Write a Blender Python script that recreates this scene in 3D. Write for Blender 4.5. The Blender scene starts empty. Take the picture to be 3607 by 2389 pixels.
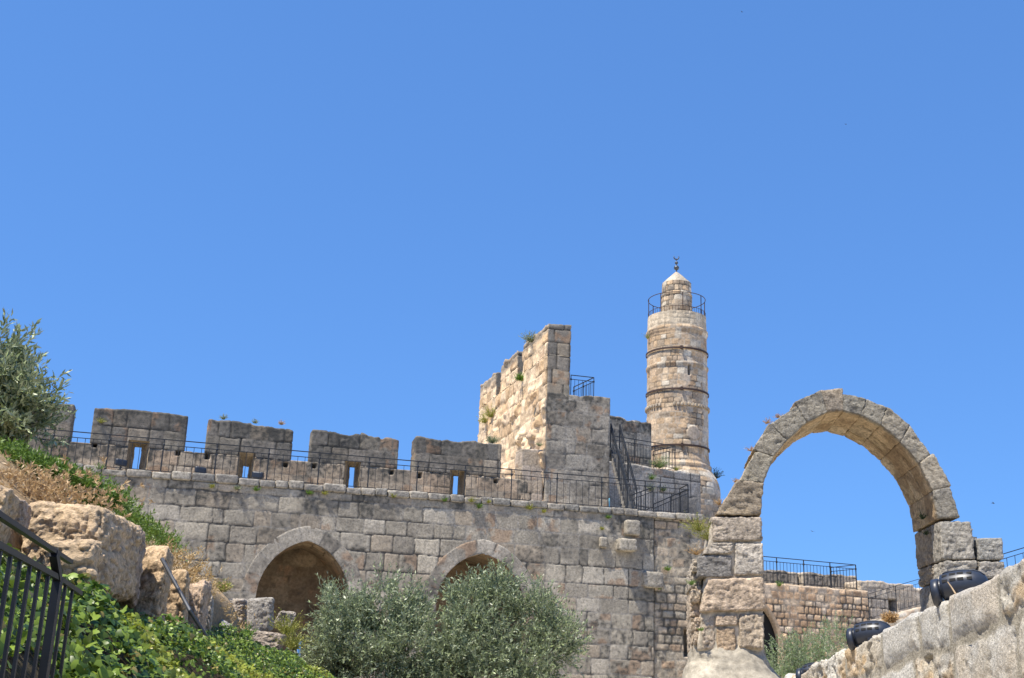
import bpy, math, random
import numpy as np
from mathutils import Vector, Matrix
random.seed(7)
SC = bpy.context.scene
COL = SC.collection
rng = np.random.default_rng(11)
PI = math.pi

# ------------------------------------------------------------------ camera, sky, sun, exposure
W0, H0, FPX = 3607.0, 2389.0, 4000.0
PITCH, ROLL = math.radians(16.6), math.radians(2.15)
EYE = 1.6
_F = np.array([0, math.cos(PITCH), math.sin(PITCH)])
_R = np.array([1., 0, 0]); _U = np.cross(_R, _F)
CR = math.cos(ROLL)*_R + math.sin(ROLL)*_U
CU = -math.sin(ROLL)*_R + math.cos(ROLL)*_U
CE = np.array([0, 0, EYE])
cd = bpy.data.cameras.new('camera'); cam = bpy.data.objects.new('camera', cd); COL.objects.link(cam)
cd.sensor_width = 36; cd.lens = 36*FPX/W0; cd.clip_end = 5000; cd.clip_start = 0.1
cam.matrix_world = Matrix(((CR[0], CU[0], -_F[0], 0), (CR[1], CU[1], -_F[1], 0), (CR[2], CU[2], -_F[2], EYE), (0, 0, 0, 1)))
SC.camera = cam

SUN_EL = math.radians(65); SUN_H = np.array([-0.80, -0.60]); SUN_H = SUN_H/np.linalg.norm(SUN_H)
SUN_V = Vector((SUN_H[0]*math.cos(SUN_EL), SUN_H[1]*math.cos(SUN_EL), math.sin(SUN_EL)))
wd = bpy.data.worlds.new('World'); SC.world = wd; wd.use_nodes = True
nt = wd.node_tree; sky = nt.nodes.new('ShaderNodeTexSky'); sky.sky_type = 'NISHITA'; sky.sun_disc = False
sky.sun_elevation = SUN_EL; sky.sun_rotation = math.atan2(SUN_H[0], SUN_H[1]); sky.altitude = 750
sky.air_density = 1.0; sky.dust_density = 0.0; sky.ozone_density = 3.0
# the clear dry air of the photograph: flatter brightness, deeper blue than the plain sky model
gm_ = nt.nodes.new('ShaderNodeGamma'); gm_.inputs['Gamma'].default_value = 0.42; nt.links.new(sky.outputs[0], gm_.inputs['Color'])
tn = nt.nodes.new('ShaderNodeMix'); tn.data_type = 'RGBA'; tn.blend_type = 'MULTIPLY'; tn.inputs['Factor'].default_value = 1.0
nt.links.new(gm_.outputs[0], tn.inputs[6]); tn.inputs[7].default_value = (0.485, 1.0, 1.93, 1)
nt.links.new(tn.outputs[2], nt.nodes['Background'].inputs[0]); nt.nodes['Background'].inputs[1].default_value = 0.15
sd = bpy.data.lights.new('sun', 'SUN'); so = bpy.data.objects.new('sun', sd); COL.objects.link(so)
sd.energy = 4.9; sd.angle = math.radians(0.53); sd.color = (1, 0.93, 0.82)
so.rotation_euler = SUN_V.to_track_quat('Z', 'Y').to_euler()
SC.view_settings.view_transform = 'Standard'; SC.view_settings.look = 'None'
SC.view_settings.exposure = 0.68; SC.view_settings.gamma = 1.0

# ------------------------------------------------------------------ pixel helpers (photo pixel -> point of the place)
def ray(px, py):
    d = CR*((px-W0/2)/FPX) - CU*((py-H0/2)/FPX) + _F
    return d
def at(px, py, Y):
    d = ray(px, py); return CE + d*(Y/d[1])
def on_plane(px, py, P, N):
    d = ray(px, py); return CE + d*(np.dot(np.asarray(P)-CE, N)/np.dot(d, N))

class Frame:
    """upright frame: x along a wall, y into it, z up"""
    def __init__(s, az, O):
        s.az = math.radians(az); s.th = PI/2 - s.az
        s.x = np.array([math.sin(s.az), math.cos(s.az), 0]); s.y = np.array([-math.cos(s.az), math.sin(s.az), 0]); s.O = np.array(O, float)
    def px(s, px, py, yo=0.0):
        p = on_plane(px, py, s.O + s.y*yo, s.y) - s.O
        return float(p @ s.x), float(p[2])
    def pt(s, x, y, z): return s.O + s.x*x + s.y*y + np.array([0, 0, z])

# ------------------------------------------------------------------ noise
def _h(i, j, k, s):
    n = (i*374761393 + j*668265263 + k*2147483647 + s*974634777) & 0xffffffff
    n = ((n ^ (n >> 13))*1274126177) & 0xffffffff
    n = ((n ^ (n >> 16))*2246822519) & 0xffffffff
    return ((n ^ (n >> 15)) & 0xffffff)/float(0xffffff)
def noise(p, s=0):
    p = np.asarray(p, float); i = np.floor(p).astype(np.int64); f = p-i; f = f*f*(3-2*f)
    o = 0
    for a in (0, 1):
        wa = f[:, 0] if a else 1-f[:, 0]
        for b in (0, 1):
            wb = f[:, 1] if b else 1-f[:, 1]
            for c in (0, 1):
                wc = f[:, 2] if c else 1-f[:, 2]
                o = o + wa*wb*wc*_h(i[:, 0]+a, i[:, 1]+b, i[:, 2]+c, s)
    return o
def fbm(p, o=4, s=0, g=.5):
    t = 0; a = 1; n = 0; p = np.asarray(p, float)
    for k in range(o):
        t = t + a*noise(p, s+k); n += a; a *= g; p = p*2.03 + 17.3
    return t/n
def ss(a, b, x):
    t = np.clip((x-a)/(b-a), 0, 1); return t*t*(3-2*t)

# ------------------------------------------------------------------ object helpers
def link(o, parent=None):
    COL.objects.link(o)
    if parent is not None: o.parent = parent
    return o
def mesh_np(name, V, F, mat, parent=None, col=None, smooth=True):
    me = bpy.data.meshes.new(name)
    V = np.asarray(V, np.float32)
    if isinstance(F, np.ndarray):
        n, k = F.shape
        me.vertices.add(len(V)); me.vertices.foreach_set('co', V.ravel())
        me.loops.add(n*k); me.loops.foreach_set('vertex_index', F.astype(np.int32).ravel())
        me.polygons.add(n); me.polygons.foreach_set('loop_start', np.arange(0, n*k, k, dtype=np.int32))
        try: me.polygons.foreach_set('loop_total', np.full(n, k, np.int32))
        except Exception: pass
        me.update(calc_edges=True)
    else:
        me.from_pydata([tuple(map(float, v)) for v in V], [], F)
    if col is not None:
        c = np.asarray(col, np.float32)
        if c.shape[1] == 3: c = np.hstack([c, np.zeros((len(c), 1), np.float32)])
        at_ = me.color_attributes.new('Col', 'FLOAT_COLOR', 'POINT'); at_.data.foreach_set('color', c.ravel())
    if smooth: me.polygons.foreach_set('use_smooth', np.ones(len(me.polygons), bool))
    me.validate(); me.update()
    me.materials.append(mat)
    return link(bpy.data.objects.new(name, me), parent)
def tag(o, label, cat, group=None, kind=None):
    if label: o['label'] = label
    if cat: o['category'] = cat
    if group: o['group'] = group
    if kind: o['kind'] = kind
    return o
def thing(name, label, cat, loc=(0, 0, 0), rz=0.0, group=None):
    o = bpy.data.objects.new(name, None); COL.objects.link(o); o.location = Vector([float(v) for v in loc]); o.rotation_euler = (0, 0, rz)
    o.empty_display_size = .2
    return tag(o, label, cat, group)
def copy_tree(o, parent=None):
    c = o.copy(); COL.objects.link(c)
    if parent is not None: c.parent = parent
    for ch in list(o.children): copy_tree(ch, c)
    return c

class MB:
    """collects simple shapes into one mesh"""
    def __init__(s): s.v = []; s.f = []; s.c = []
    def add(s, V, F):
        n = len(s.v); s.v += [tuple(map(float, v)) for v in V]; s.f += [tuple(i+n for i in f) for f in F]
    def box(s, c, d, rot=None):
        c = np.asarray(c, float); V = []
        for i in (-1, 1):
            for j in (-1, 1):
                for k in (-1, 1):
                    p = np.array([i*d[0]/2, j*d[1]/2, k*d[2]/2])
                    if rot is not None: p = np.array(rot @ Vector(p))
                    V.append(c+p)
        s.add(V, [(0, 1, 3, 2), (4, 6, 7, 5), (0, 4, 5, 1), (2, 3, 7, 6), (0, 2, 6, 4), (1, 5, 7, 3)])
    def bar(s, a, b, w, h=None, up=(0, 0, 1)):
        a = np.asarray(a, float); b = np.asarray(b, float); h = h or w
        d = b-a; d = d/np.linalg.norm(d); u = np.asarray(up, float)
        if abs(d @ u) > .95: u = np.array([0, 1., 0])
        sd_ = np.cross(d, u); sd_ /= np.linalg.norm(sd_); u = np.cross(sd_, d)
        V = []
        for p in (a, b):
            for i, j in ((-1, -1), (1, -1), (1, 1), (-1, 1)): V.append(p + sd_*i*w/2 + u*j*h/2)
        s.add(V, [(0, 1, 2, 3), (7, 6, 5, 4), (0, 4, 5, 1), (1, 5, 6, 2), (2, 6, 7, 3), (3, 7, 4, 0)])
    def tube(s, pts, rad, n=8, closed=False):
        P = [np.asarray(p, float) for p in pts]; m = len(P)
        if not hasattr(rad, '__len__'): rad = [rad]*m
        V = []
        for i, p in enumerate(P):
            a = P[(i-1) % m] if (closed or i > 0) else p; b = P[(i+1) % m] if (closed or i < m-1) else p
            d = b-a; d = d/(np.linalg.norm(d)+1e-9); u = np.array([0, 0, 1.]) if abs(d[2]) < .9 else np.array([1., 0, 0])
            x = np.cross(d, u); x /= np.linalg.norm(x); y = np.cross(d, x)
            for k in range(n):
                t = 2*PI*k/n; V.append(p + rad[i]*(math.cos(t)*x+math.sin(t)*y))
        F = []
        for i in range(m if closed else m-1):
            for k in range(n):
                A = i*n+k; B = i*n+(k+1) % n; j = (i+1) % m
                F.append((A, j*n+k, j*n+(k+1) % n, B))
        if not closed: F += [tuple(range(n)), tuple(reversed(range((m-1)*n, m*n)))]
        s.add(V, F)
    def lathe(s, prof, axis='z', n=24, c=(0, 0, 0)):
        V = []; F = []; c = np.asarray(c, float)
        for (r, h) in prof:
            for k in range(n):
                t = 2*PI*k/n; a, b = r*math.cos(t), r*math.sin(t)
                V.append(c + (np.array([a, b, h]) if axis == 'z' else np.array([h, a, b])))
        m = len(prof)
        for i in range(m-1):
            for k in range(n):
                F.append((i*n+k, i*n+(k+1) % n, (i+1)*n+(k+1) % n, (i+1)*n+k))
        F += [tuple(reversed(range(n))), tuple(range((m-1)*n, m*n))]
        s.add(V, F)
    def build(s, name, mat, parent=None, smooth=False): return mesh_np(name, s.v, s.f, mat, parent, None, smooth)

# ------------------------------------------------------------------ materials
def new_mat(name):
    m = bpy.data.materials.new(name); m.use_nodes = True
    return m, m.node_tree, m.node_tree.nodes['Principled BSDF']
def stone_mat(name, lich=(.055, .055, .05), fine=14., mott=.55, bump=.5, rough=.92, lscale=5.0, bdist=.03, lmin=.78, lmax=1.12):
    m, t, b = new_mat(name); N = t.nodes; L = t.links
    a = N.new('ShaderNodeAttribute'); a.attribute_name = 'Col'
    tc = N.new('ShaderNodeTexCoord')
    n1 = N.new('ShaderNodeTexNoise'); n1.inputs['Scale'].default_value = fine; n1.inputs['Detail'].default_value = 6; n1.inputs['Roughness'].default_value = .7
    n2 = N.new('ShaderNodeTexNoise'); n2.inputs['Scale'].default_value = lscale; n2.inputs['Detail'].default_value = 8; n2.inputs['Roughness'].default_value = .72
    for n in (n1, n2): L.new(tc.outputs['Object'], n.inputs['Vector'])
    r1 = N.new('ShaderNodeMapRange'); r1.inputs['From Min'].default_value = .3; r1.inputs['From Max'].default_value = .7
    r1.inputs['To Min'].default_value = 1-mott; r1.inputs['To Max'].default_value = 1+mott*.75
    L.new(n1.outputs['Fac'], r1.inputs['Value'])
    mx = N.new('ShaderNodeMix'); mx.data_type = 'RGBA'; mx.blend_type = 'MULTIPLY'; mx.inputs['Factor'].default_value = 1
    L.new(a.outputs['Color'], mx.inputs[6]); L.new(r1.outputs['Result'], mx.inputs[7])
    # lichen, and pit shade painted on the near wall: noise threshold moved by alpha
    ad = N.new('ShaderNodeMath'); ad.operation = 'ADD'; L.new(n2.outputs['Fac'], ad.inputs[0]); L.new(a.outputs['Alpha'], ad.inputs[1])
    r2 = N.new('ShaderNodeMapRange'); r2.interpolation_type = 'SMOOTHSTEP'; r2.inputs['From Min'].default_value = lmin; r2.inputs['From Max'].default_value = lmax
    r2.inputs['To Max'].default_value = .9
    L.new(ad.outputs[0], r2.inputs['Value'])
    m2 = N.new('ShaderNodeMix'); m2.data_type = 'RGBA'; L.new(r2.outputs['Result'], m2.inputs['Factor']); L.new(mx.outputs[2], m2.inputs[6]); m2.inputs[7].default_value = (*lich, 1)
    L.new(m2.outputs[2], b.inputs['Base Color']); b.inputs['Roughness'].default_value = rough; b.inputs['Specular IOR Level'].default_value = .2
    bp = N.new('ShaderNodeBump'); bp.inputs['Strength'].default_value = bump; bp.inputs['Distance'].default_value = bdist
    L.new(n1.outputs['Fac'], bp.inputs['Height']); L.new(bp.outputs['Normal'], b.inputs['Normal'])
    return m
def plain_mat(name, col, rough=.6, metal=0., noise_amt=.25, scale=8., spec=.5, bump=0.):
    m, t, b = new_mat(name); N = t.nodes; L = t.links
    tc = N.new('ShaderNodeTexCoord'); n = N.new('ShaderNodeTexNoise'); n.inputs['Scale'].default_value = scale; n.inputs['Detail'].default_value = 5
    L.new(tc.outputs['Object'], n.inputs['Vector'])
    r = N.new('ShaderNodeMapRange'); r.inputs['From Min'].default_value = .3; r.inputs['From Max'].default_value = .7; r.inputs['To Min'].default_value = 1-noise_amt; r.inputs['To Max'].default_value = 1+noise_amt
    L.new(n.outputs['Fac'], r.inputs['Value'])
    mx = N.new('ShaderNodeMix'); mx.data_type = 'RGBA'; mx.blend_type = 'MULTIPLY'; mx.inputs['Factor'].default_value = 1; mx.inputs[6].default_value = (*col, 1)
    L.new(r.outputs['Result'], mx.inputs[7]); L.new(mx.outputs[2], b.inputs['Base Color'])
    b.inputs['Roughness'].default_value = rough; b.inputs['Metallic'].default_value = metal; b.inputs['Specular IOR Level'].default_value = spec
    if bump:
        bp = N.new('ShaderNodeBump'); bp.inputs['Strength'].default_value = bump; bp.inputs['Distance'].default_value = .02; L.new(n.outputs['Fac'], bp.inputs['Height']); L.new(bp.outputs['Normal'], b.inputs['Normal'])
    return m
def leaf_mat(name, back=None, rough=.5, trans=.25, spec=.4):
    m, t, b = new_mat(name); N = t.nodes; L = t.links
    a = N.new('ShaderNodeAttribute'); a.attribute_name = 'Col'
    src = a.outputs['Color']
    if back:
        g = N.new('ShaderNodeNewGeometry'); mx = N.new('ShaderNodeMix'); mx.data_type = 'RGBA'
        L.new(g.outputs['Backfacing'], mx.inputs['Factor']); L.new(a.outputs['Color'], mx.inputs[6]); mx.inputs[7].default_value = (*back, 1); src = mx.outputs[2]
    L.new(src, b.inputs['Base Color']); b.inputs['Roughness'].default_value = rough; b.inputs['Specular IOR Level'].default_value = spec
    tr = N.new('ShaderNodeBsdfTranslucent'); L.new(src, tr.inputs['Color'])
    ms = N.new('ShaderNodeMixShader'); ms.inputs[0].default_value = trans
    L.new(b.outputs[0], ms.inputs[1]); L.new(tr.outputs[0], ms.inputs[2]); L.new(ms.outputs[0], N['Material Output'].inputs['Surface'])
    return m
M_WALL = stone_mat('weathered_limestone', fine=13, lscale=6.5, lmin=.80, lmax=1.02)
M_WARM = stone_mat('warm_limestone', fine=9, lscale=3.2, mott=.4)
M_ROCK = stone_mat('rough_limestone', fine=20, lscale=9, bump=1.0, mott=.5, bdist=.05)
M_NEAR = stone_mat('near_limestone', fine=38, lscale=24, bump=1.0, mott=.5, bdist=.035, lmin=.74, lmax=.9)
M_CEM = stone_mat('cement', fine=11, mott=.4, bump=.6, lscale=5)
M_IRON = plain_mat('dark_iron', (.022, .025, .029), .5, .3)
M_RUST = plain_mat('rusty_iron', (.06, .035, .025), .7, .2)
M_LEAD = plain_mat('grey_metal_finial', (.10, .11, .12), .45, .6)
M_BLACK = plain_mat('black_lacquer', (.024, .030, .044), .40, 0, .1, 30, .5)
M_DARK = plain_mat('recess_shade', (.01, .01, .01), .9)  # near-black colour painted for the shade in the doorway and vent slots
M_GLASS = plain_mat('dark_lens_glass', (.02, .025, .03), .08, 0, .05, 8, .6)
M_OLIVE = leaf_mat('olive_leaf', (.31, .355, .225), .4, .15)
M_LEAF = leaf_mat('green_leaf', None, .5, .3)
M_IVY = leaf_mat('ivy_leaf', None, .42, .3, .4)
M_BARK = plain_mat('olive_bark', (.10, .08, .06), .9, 0, .4, 12, .2, .6)
M_BLUE = plain_mat('blue_paint', (.10, .33, .75), .5, 0, .08)
M_CYAN = plain_mat('pale_blue_pipe', (.25, .60, .72), .4, 0, .08)
M_WHITE = plain_mat('white_sheet', (.75, .78, .8), .4, 0, .08)
M_BIRD = plain_mat('dark_feathers', (.02, .02, .022), .8)
M_GROUND = plain_mat('pale_paving', (.50, .44, .34), .9, 0, .25, 1.5, .2, .3)

# ------------------------------------------------------------------ masonry
class Lay:
    def __init__(s, u0, u1, v0, v1, ch=(.5, .66), bw=(.6, 1.15), seed=1):
        r = np.random.default_rng(seed); s.v = [v0]
        while s.v[-1] < v1: s.v.append(s.v[-1] + r.uniform(*ch))
        s.v = np.array(s.v); s.rows = []; s.off = []; n = 0
        for k in range(len(s.v)-1):
            b = [u0 - r.uniform(0, bw[1])]
            while b[-1] < u1: b.append(b[-1] + (r.uniform(*bw) if r.random() > .18 else r.uniform(bw[0]*.55, bw[0])))
            s.rows.append(np.array(b)); s.off.append(n); n += len(b)
        s.n = n; s.R = r.random((n+1, 8))
    def q(s, u, v):
        ci = np.clip(np.searchsorted(s.v, v)-1, 0, len(s.rows)-1)
        idx = np.zeros(len(u), int); d = np.zeros(len(u))
        for c in np.unique(ci):
            m = ci == c; b = s.rows[c]; uu = u[m]
            k = np.clip(np.searchsorted(b, uu)-1, 0, len(b)-2)
            idx[m] = s.off[c]+k
            du = np.minimum(uu-b[k], b[k+1]-uu); dv = np.minimum(v[m]-s.v[c], s.v[c+1]-v[m])
            e = .07; a = np.maximum(e-du, 0); bb = np.maximum(e-dv, 0)
            d[m] = np.where((a > 0) & (bb > 0), e-np.sqrt(a*a+bb*bb), np.minimum(du, dv))
        return idx, d

GREY = dict(pal=[(.395, .35, .275), (.43, .38, .295), (.355, .315, .25), (.405, .34, .255), (.47, .42, .335), (.375, .335, .265)], mortar=(.31, .285, .245), jw=.028, jd=.018, off=.016, rough=.014, rf=6., lich=.30, grime=.55, gcol=(.165, .148, .122), var=.26, bias=0.)
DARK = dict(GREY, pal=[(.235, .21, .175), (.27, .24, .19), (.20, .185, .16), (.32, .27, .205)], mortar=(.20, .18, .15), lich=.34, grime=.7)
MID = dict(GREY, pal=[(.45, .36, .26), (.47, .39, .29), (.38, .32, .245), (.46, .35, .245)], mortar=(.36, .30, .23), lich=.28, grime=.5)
WARM = dict(GREY, pal=[(.68, .49, .30), (.72, .54, .35), (.62, .43, .25), (.66, .50, .335), (.74, .57, .38)], mortar=(.50, .39, .27), lich=.1, grime=.12, jd=.045, off=.09, rough=.06, rf=3.5, var=.3)
MINA = dict(GREY, pal=[(.53, .38, .235), (.49, .365, .245), (.58, .445, .30), (.46, .33, .205), (.62, .54, .42), (.43, .345, .25)], mortar=(.44, .37, .285), jw=.02, jd=.014, off=.02, rough=.03, rf=3., lich=.14, grime=.3, gcol=(.2, .18, .155), var=.35)
FARW = dict(GREY, pal=[(.70, .48, .29), (.66, .44, .26), (.74, .56, .37), (.68, .54, .39), (.60, .40, .24)], mortar=(.50, .39, .275), jw=.04, jd=.025, off=.03, rough=.03, lich=.08, grime=.15, var=.4)
RUBB = dict(GREY, pal=[(.46, .39, .29), (.50, .41, .30), (.40, .35, .27), (.50, .385, .265)], mortar=(.38, .33, .255), jw=.05, jd=.022, off=.04, rough=.04, grime=.4)

def masonry(pos, u, v, L, P, seed=0, lichb=None):
    w = (fbm(pos*2.2, 2, 50+seed)-.5)*.09; w2 = (fbm(pos*2.2, 2, 60+seed)-.5)*.07
    i, d = L.q(u+w, v+w2); r = L.R[i]
    e = ss(0, P['jw'], d - .008 - .02*(noise(pos*9, 9)-.5)); e2 = ss(0, P['jw']*4, d)
    f1 = fbm(pos*P['rf'], 4, 3+seed)-.5; f2 = fbm(pos*1.1, 4, 21+seed)
    # some joints stay flush with mortar, some are open and dark
    opn = ss(.45, .6, fbm(pos*.9, 3, 33+seed))
    disp = -P['jd']*(1-e)*(.35+opn) + (r[:, 0]-.5)*P['off']*e2 + f1*P['rough']*2*e*(.5+r[:, 3])
    pal = np.array(P['pal']); c = pal[(r[:, 1]*len(pal)).astype(int) % len(pal)]*(1+P['var']*(r[:, 2:3]-.5))
    c = c*(.80+.4*fbm(pos*2.7, 3, 71+seed))[:, None]
    g = ss(.42, .72, .62*f2 + .38*r[:, 4] + .12*(fbm(pos*6, 3, 23+seed)-.5) + P['bias'])*P['grime']
    zg = (.35+.65*ss(*P['zg'], pos[:, 2])) if 'zg' in P else 1.0
    g = g*zg
    c = c*(1-g[:, None]) + np.array(P['gcol'])*g[:, None]
    st = ss(.53, .64, fbm(pos*np.array([2.6, 2.6, 1.1]), 5, 131+seed, .6))*P['grime']*.55*ss(.35, .6, r[:, 7])*zg
    c = c*(1-st[:, None]) + np.array(P['gcol'])*.75*st[:, None]
    # rusty blotches inside single stones
    rb = (r[:, 5] > .8)*ss(.5, .64, fbm(pos*3.1, 3, 91+seed))*.55
    c = c*(1-rb[:, None]) + np.array((.33, .20, .115))*rb[:, None]
    mo = np.array(P['mortar'])*(1-.72*opn[:, None])
    c = c*e[:, None] + mo*(1-e[:, None])
    li = P['lich']*(.4+1.2*f2) + .12*(r[:, 6]-.5)
    if lichb is not None: li = li + lichb
    return disp, np.hstack([c, li[:, None]])

def lattice(nx, ny, nz, skip=()):
    """welded surface lattice of a box: integer verts, quads, per-quad face code"""
    Q = []; C = []
    def face(code, ax, val, n1, n2, flip):
        a, b = np.meshgrid(np.arange(n1), np.arange(n2), indexing='ij'); a = a.ravel(); b = b.ravel()
        cs = [(a, b), (a+1, b), (a+1, b+1), (a, b+1)]
        if flip: cs = cs[::-1]
        q = np.zeros((len(a), 4, 3), int); o = [x for x in (0, 1, 2) if x != ax]
        for k, (p, r_) in enumerate(cs): q[:, k, ax] = val; q[:, k, o[0]] = p; q[:, k, o[1]] = r_
        Q.append(q); C.append(np.full(len(a), code))
    for code, ax, val, n1, n2, fl in ((0, 1, 0, nx, nz, False), (1, 1, ny, nx, nz, True), (2, 0, 0, ny, nz, True), (3, 0, nx, ny, nz, False), (4, 2, nz, nx, ny, False), (5, 2, 0, nx, ny, True)):
        if code not in skip: face(code, ax, val, n1, n2, fl)
    Q = np.concatenate(Q); C = np.concatenate(C)
    key = (Q[..., 0]*4000 + Q[..., 1])*4000 + Q[..., 2]
    uk, inv = np.unique(key, return_inverse=True)
    IV = np.stack([uk//16000000, (uk//4000) % 4000, uk % 4000], 1)
    return IV, inv.reshape(-1, 4), C

def sbox(name, x0, x1, y0, y1, z0, z1, res, L, P, mat, parent, seed=0, rag=.05, cut=(), pits=(), keep=None, warp=None, skip=(5,), lichtop=0., offs=(0, 0, 0), crn=.03, nojamb=False):
    """a masonry box in local axes; cut: (x0,x1,z0,z1,bx0,bx1,bz0,bz1) see-through splayed slits; pits: (x0,x1,z0,z1,depth) in the front face"""
    nx = max(1, round((x1-x0)/res)); ny = max(1, round((y1-y0)/res)); nz = max(1, round((z1-z0)/res))
    IV, F, C = lattice(nx, ny, nz, skip)
    T = IV/np.array([nx, ny, nz], float)
    p = np.array([x0, y0, z0]) + T*np.array([x1-x0, y1-y0, z1-z0])
    fr = IV[:, 1] == 0; bk = IV[:, 1] == ny; lf = IV[:, 0] == 0; rt = IV[:, 0] == nx; tp = IV[:, 2] == nz
    side = (lf | rt) & ~(fr | bk)
    u = np.where(side, np.where(lf, x0, x1) + np.where(lf, -1, 1)*(p[:, 1]-y0)*1.0, p[:, 0])
    topv = tp & ~(fr | bk | lf | rt)
    v = np.where(topv, z1-.05, p[:, 2])
    nz_p = p + np.array(offs)
    lb = lichtop*ss(z1-1.0, z1, p[:, 2]) if lichtop else None
    d, col = masonry(nz_p, u, v, L, P, seed, lb)
    n = np.zeros_like(p)
    n[fr] += (0, -1, 0); n[bk] += (0, 1, 0); n[lf] += (-1, 0, 0); n[rt] += (1, 0, 0); n[tp] += (0, 0, 1)
    cnt = fr*1+bk*1+lf*1+rt*1+tp*1
    d = d - np.where(cnt >= 2, crn*(.3+1.6*fbm(nz_p*3, 3, 5+seed)), 0)
    q = p + n*d[:, None]
    if rag:
        k = ss(z1-.45, z1, p[:, 2]); r_ = fbm(nz_p*np.array([1.7, 1.7, .3]), 4, 41+seed)
        i_, _ = L.q(p[:, 0], np.full(len(p), z1-.05)); st = L.R[i_][:, 7]
        q[:, 2] -= k*rag*(np.maximum(r_-.35, 0)*3.2 + st*.6)
    kf = np.ones(len(F), bool)
    ctr = p[F].mean(1)
    for (px0, px1, pz0, pz1, dep) in pits:
        m = fr & (p[:, 0] > px0) & (p[:, 0] < px1) & (p[:, 2] > pz0) & (p[:, 2] < pz1)
        q[m, 1] += dep; col[m, :3] *= .5
    if keep is not None: kf &= keep(ctr, C)
    EV = []; EF = []; EC = []
    for (a0, a1, b0, b1, c0, c1, d0, d1) in cut:
        sx = lambda t: x0 + round((t-x0)/(x1-x0)*nx)*(x1-x0)/nx
        sz = lambda t: z0 + round((t-z0)/(z1-z0)*nz)*(z1-z0)/nz
        a0, a1, c0, c1 = map(sx, (a0, a1, c0, c1)); b0, b1, d0, d1 = map(sz, (b0, b1, d0, d1))
        kf &= ~((C == 0) & (ctr[:, 0] > a0) & (ctr[:, 0] < a1) & (ctr[:, 2] > b0) & (ctr[:, 2] < b1))
        kf &= ~((C == 1) & (ctr[:, 0] > c0) & (ctr[:, 0] < c1) & (ctr[:, 2] > d0) & (ctr[:, 2] < d1))
        if b1 > z1: kf &= ~((C == 4) & (ctr[:, 0] > a0) & (ctr[:, 0] < a1))
        if nojamb: continue
        fr_ = [(a0, b0), (a1, b0), (a1, b1), (a0, b1)]; bk_ = [(c0, d0), (c1, d0), (c1, d1), (c0, d1)]
        m = 10
        for e in range(4):
            base = len(EV)
            for i in range(m+1):
                for j in range(m+1):
                    s_, t_ = i/m, j/m; f_ = (1-s_)*np.array(fr_[e])+s_*np.array(fr_[(e+1) % 4]); g_ = (1-s_)*np.array(bk_[e])+s_*np.array(bk_[(e+1) % 4])
                    h_ = (1-t_)*f_+t_*g_; EV.append((h_[0], y0+.012+t_*(y1-y0-.024), h_[1]))
            for i in range(m):
                for j in range(m):
                    A = base+i*(m+1)+j; EF.append((A, A+1, A+m+2, A+m+1))
    if EV:
        EV = np.array(EV); nn = fbm((EV+np.array(offs))*4, 3, 88)
        jit = (np.stack([fbm((EV+np.array(offs))*6, 3, 80), 0*nn+.5, fbm((EV+np.array(offs))*6, 3, 81)], 1)-.5)*.12
        EC = np.hstack([np.array((.29, .235, .165))*(.45+1.1*nn[:, None]), np.full((len(EV), 1), .12)])
        F = np.vstack([F[kf], np.array(EF)+len(q)]); q = np.vstack([q, EV+jit]); col = np.vstack([col, EC])
    else: F = F[kf]
    if warp is not None: q = warp(q)
    return mesh_np(name, q, F, mat, parent, col)

def block_arrays(C8, n=(8, 8, 8), p=9., rough=.03, rf=4., seed=0, col=(.4, .36, .3), var=.3, lich=.15, grime=.4, gcol=(.16, .155, .15), pit=0.):
    """one rough stone between eight corners C8[i][j][k]"""
    IV, F, C = lattice(*n); T = IV/np.array(n, float)*2-1
    nr = (np.abs(T)**p).sum(1)**(1/p); nrm = np.sign(T)*np.abs(T)**6; nrm /= np.linalg.norm(nrm, axis=1)[:, None]+1e-9
    T = T/nr[:, None]; t = (T+1)/2; C8 = np.asarray(C8, float); q = np.zeros((len(t), 3))
    for i in (0, 1):
        for j in (0, 1):
            for k in (0, 1):
                w = (t[:, 0] if i else 1-t[:, 0])*(t[:, 1] if j else 1-t[:, 1])*(t[:, 2] if k else 1-t[:, 2]); q += w[:, None]*C8[i, j, k]
    ax = [C8[1].mean((0, 1))-C8[0].mean((0, 1)), C8[:, 1].mean((0, 1))-C8[:, 0].mean((0, 1)), C8[:, :, 1].mean((0, 1))-C8[:, :, 0].mean((0, 1))]
    ax = [a/np.linalg.norm(a) for a in ax]; N = nrm[:, :1]*ax[0]+nrm[:, 1:2]*ax[1]+nrm[:, 2:]*ax[2]; N /= np.linalg.norm(N, axis=1)[:, None]+1e-9
    f = fbm(q*rf*np.array([.8, .8, 1.5])+seed*3.7, 5, seed, .6)-.5; rid = np.abs(fbm(q*rf*1.6+seed, 4, seed+5)-.5)*2
    d = rough*(2.2*f - .45*(1-ss(0, .22, rid)))
    if pit:
        pn = fbm(q*rf*2.3+9, 3, seed+31); d = d - pit*ss(.60, .72, pn)
    q2 = q + N*d[:, None]
    c = np.array(col)*(1+var*(fbm(q*rf*.8, 4, seed+9)-.5)*2)[:, None]
    g = ss(.42, .66, fbm(q*rf*.45+5, 4, seed+13))*grime; c = c*(1-g[:, None])+np.array(gcol)*g[:, None]
    c = c*(1-.35*(1-ss(0, .16, rid)))[:, None]
    l = np.full((len(q), 1), lich)+(.25*(fbm(q*rf*.5, 3, seed+3)-.5))[:, None]
    return q2, F, np.hstack([c, l])
def blocks(name, lst, mat, parent=None):
    V = []; F = []; C = []; n = 0
    for (v, f, c) in lst: V.append(v); F.append(f+n); C.append(c); n += len(v)
    return mesh_np(name, np.vstack(V), np.vstack(F), mat, parent, np.vstack(C))
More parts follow.
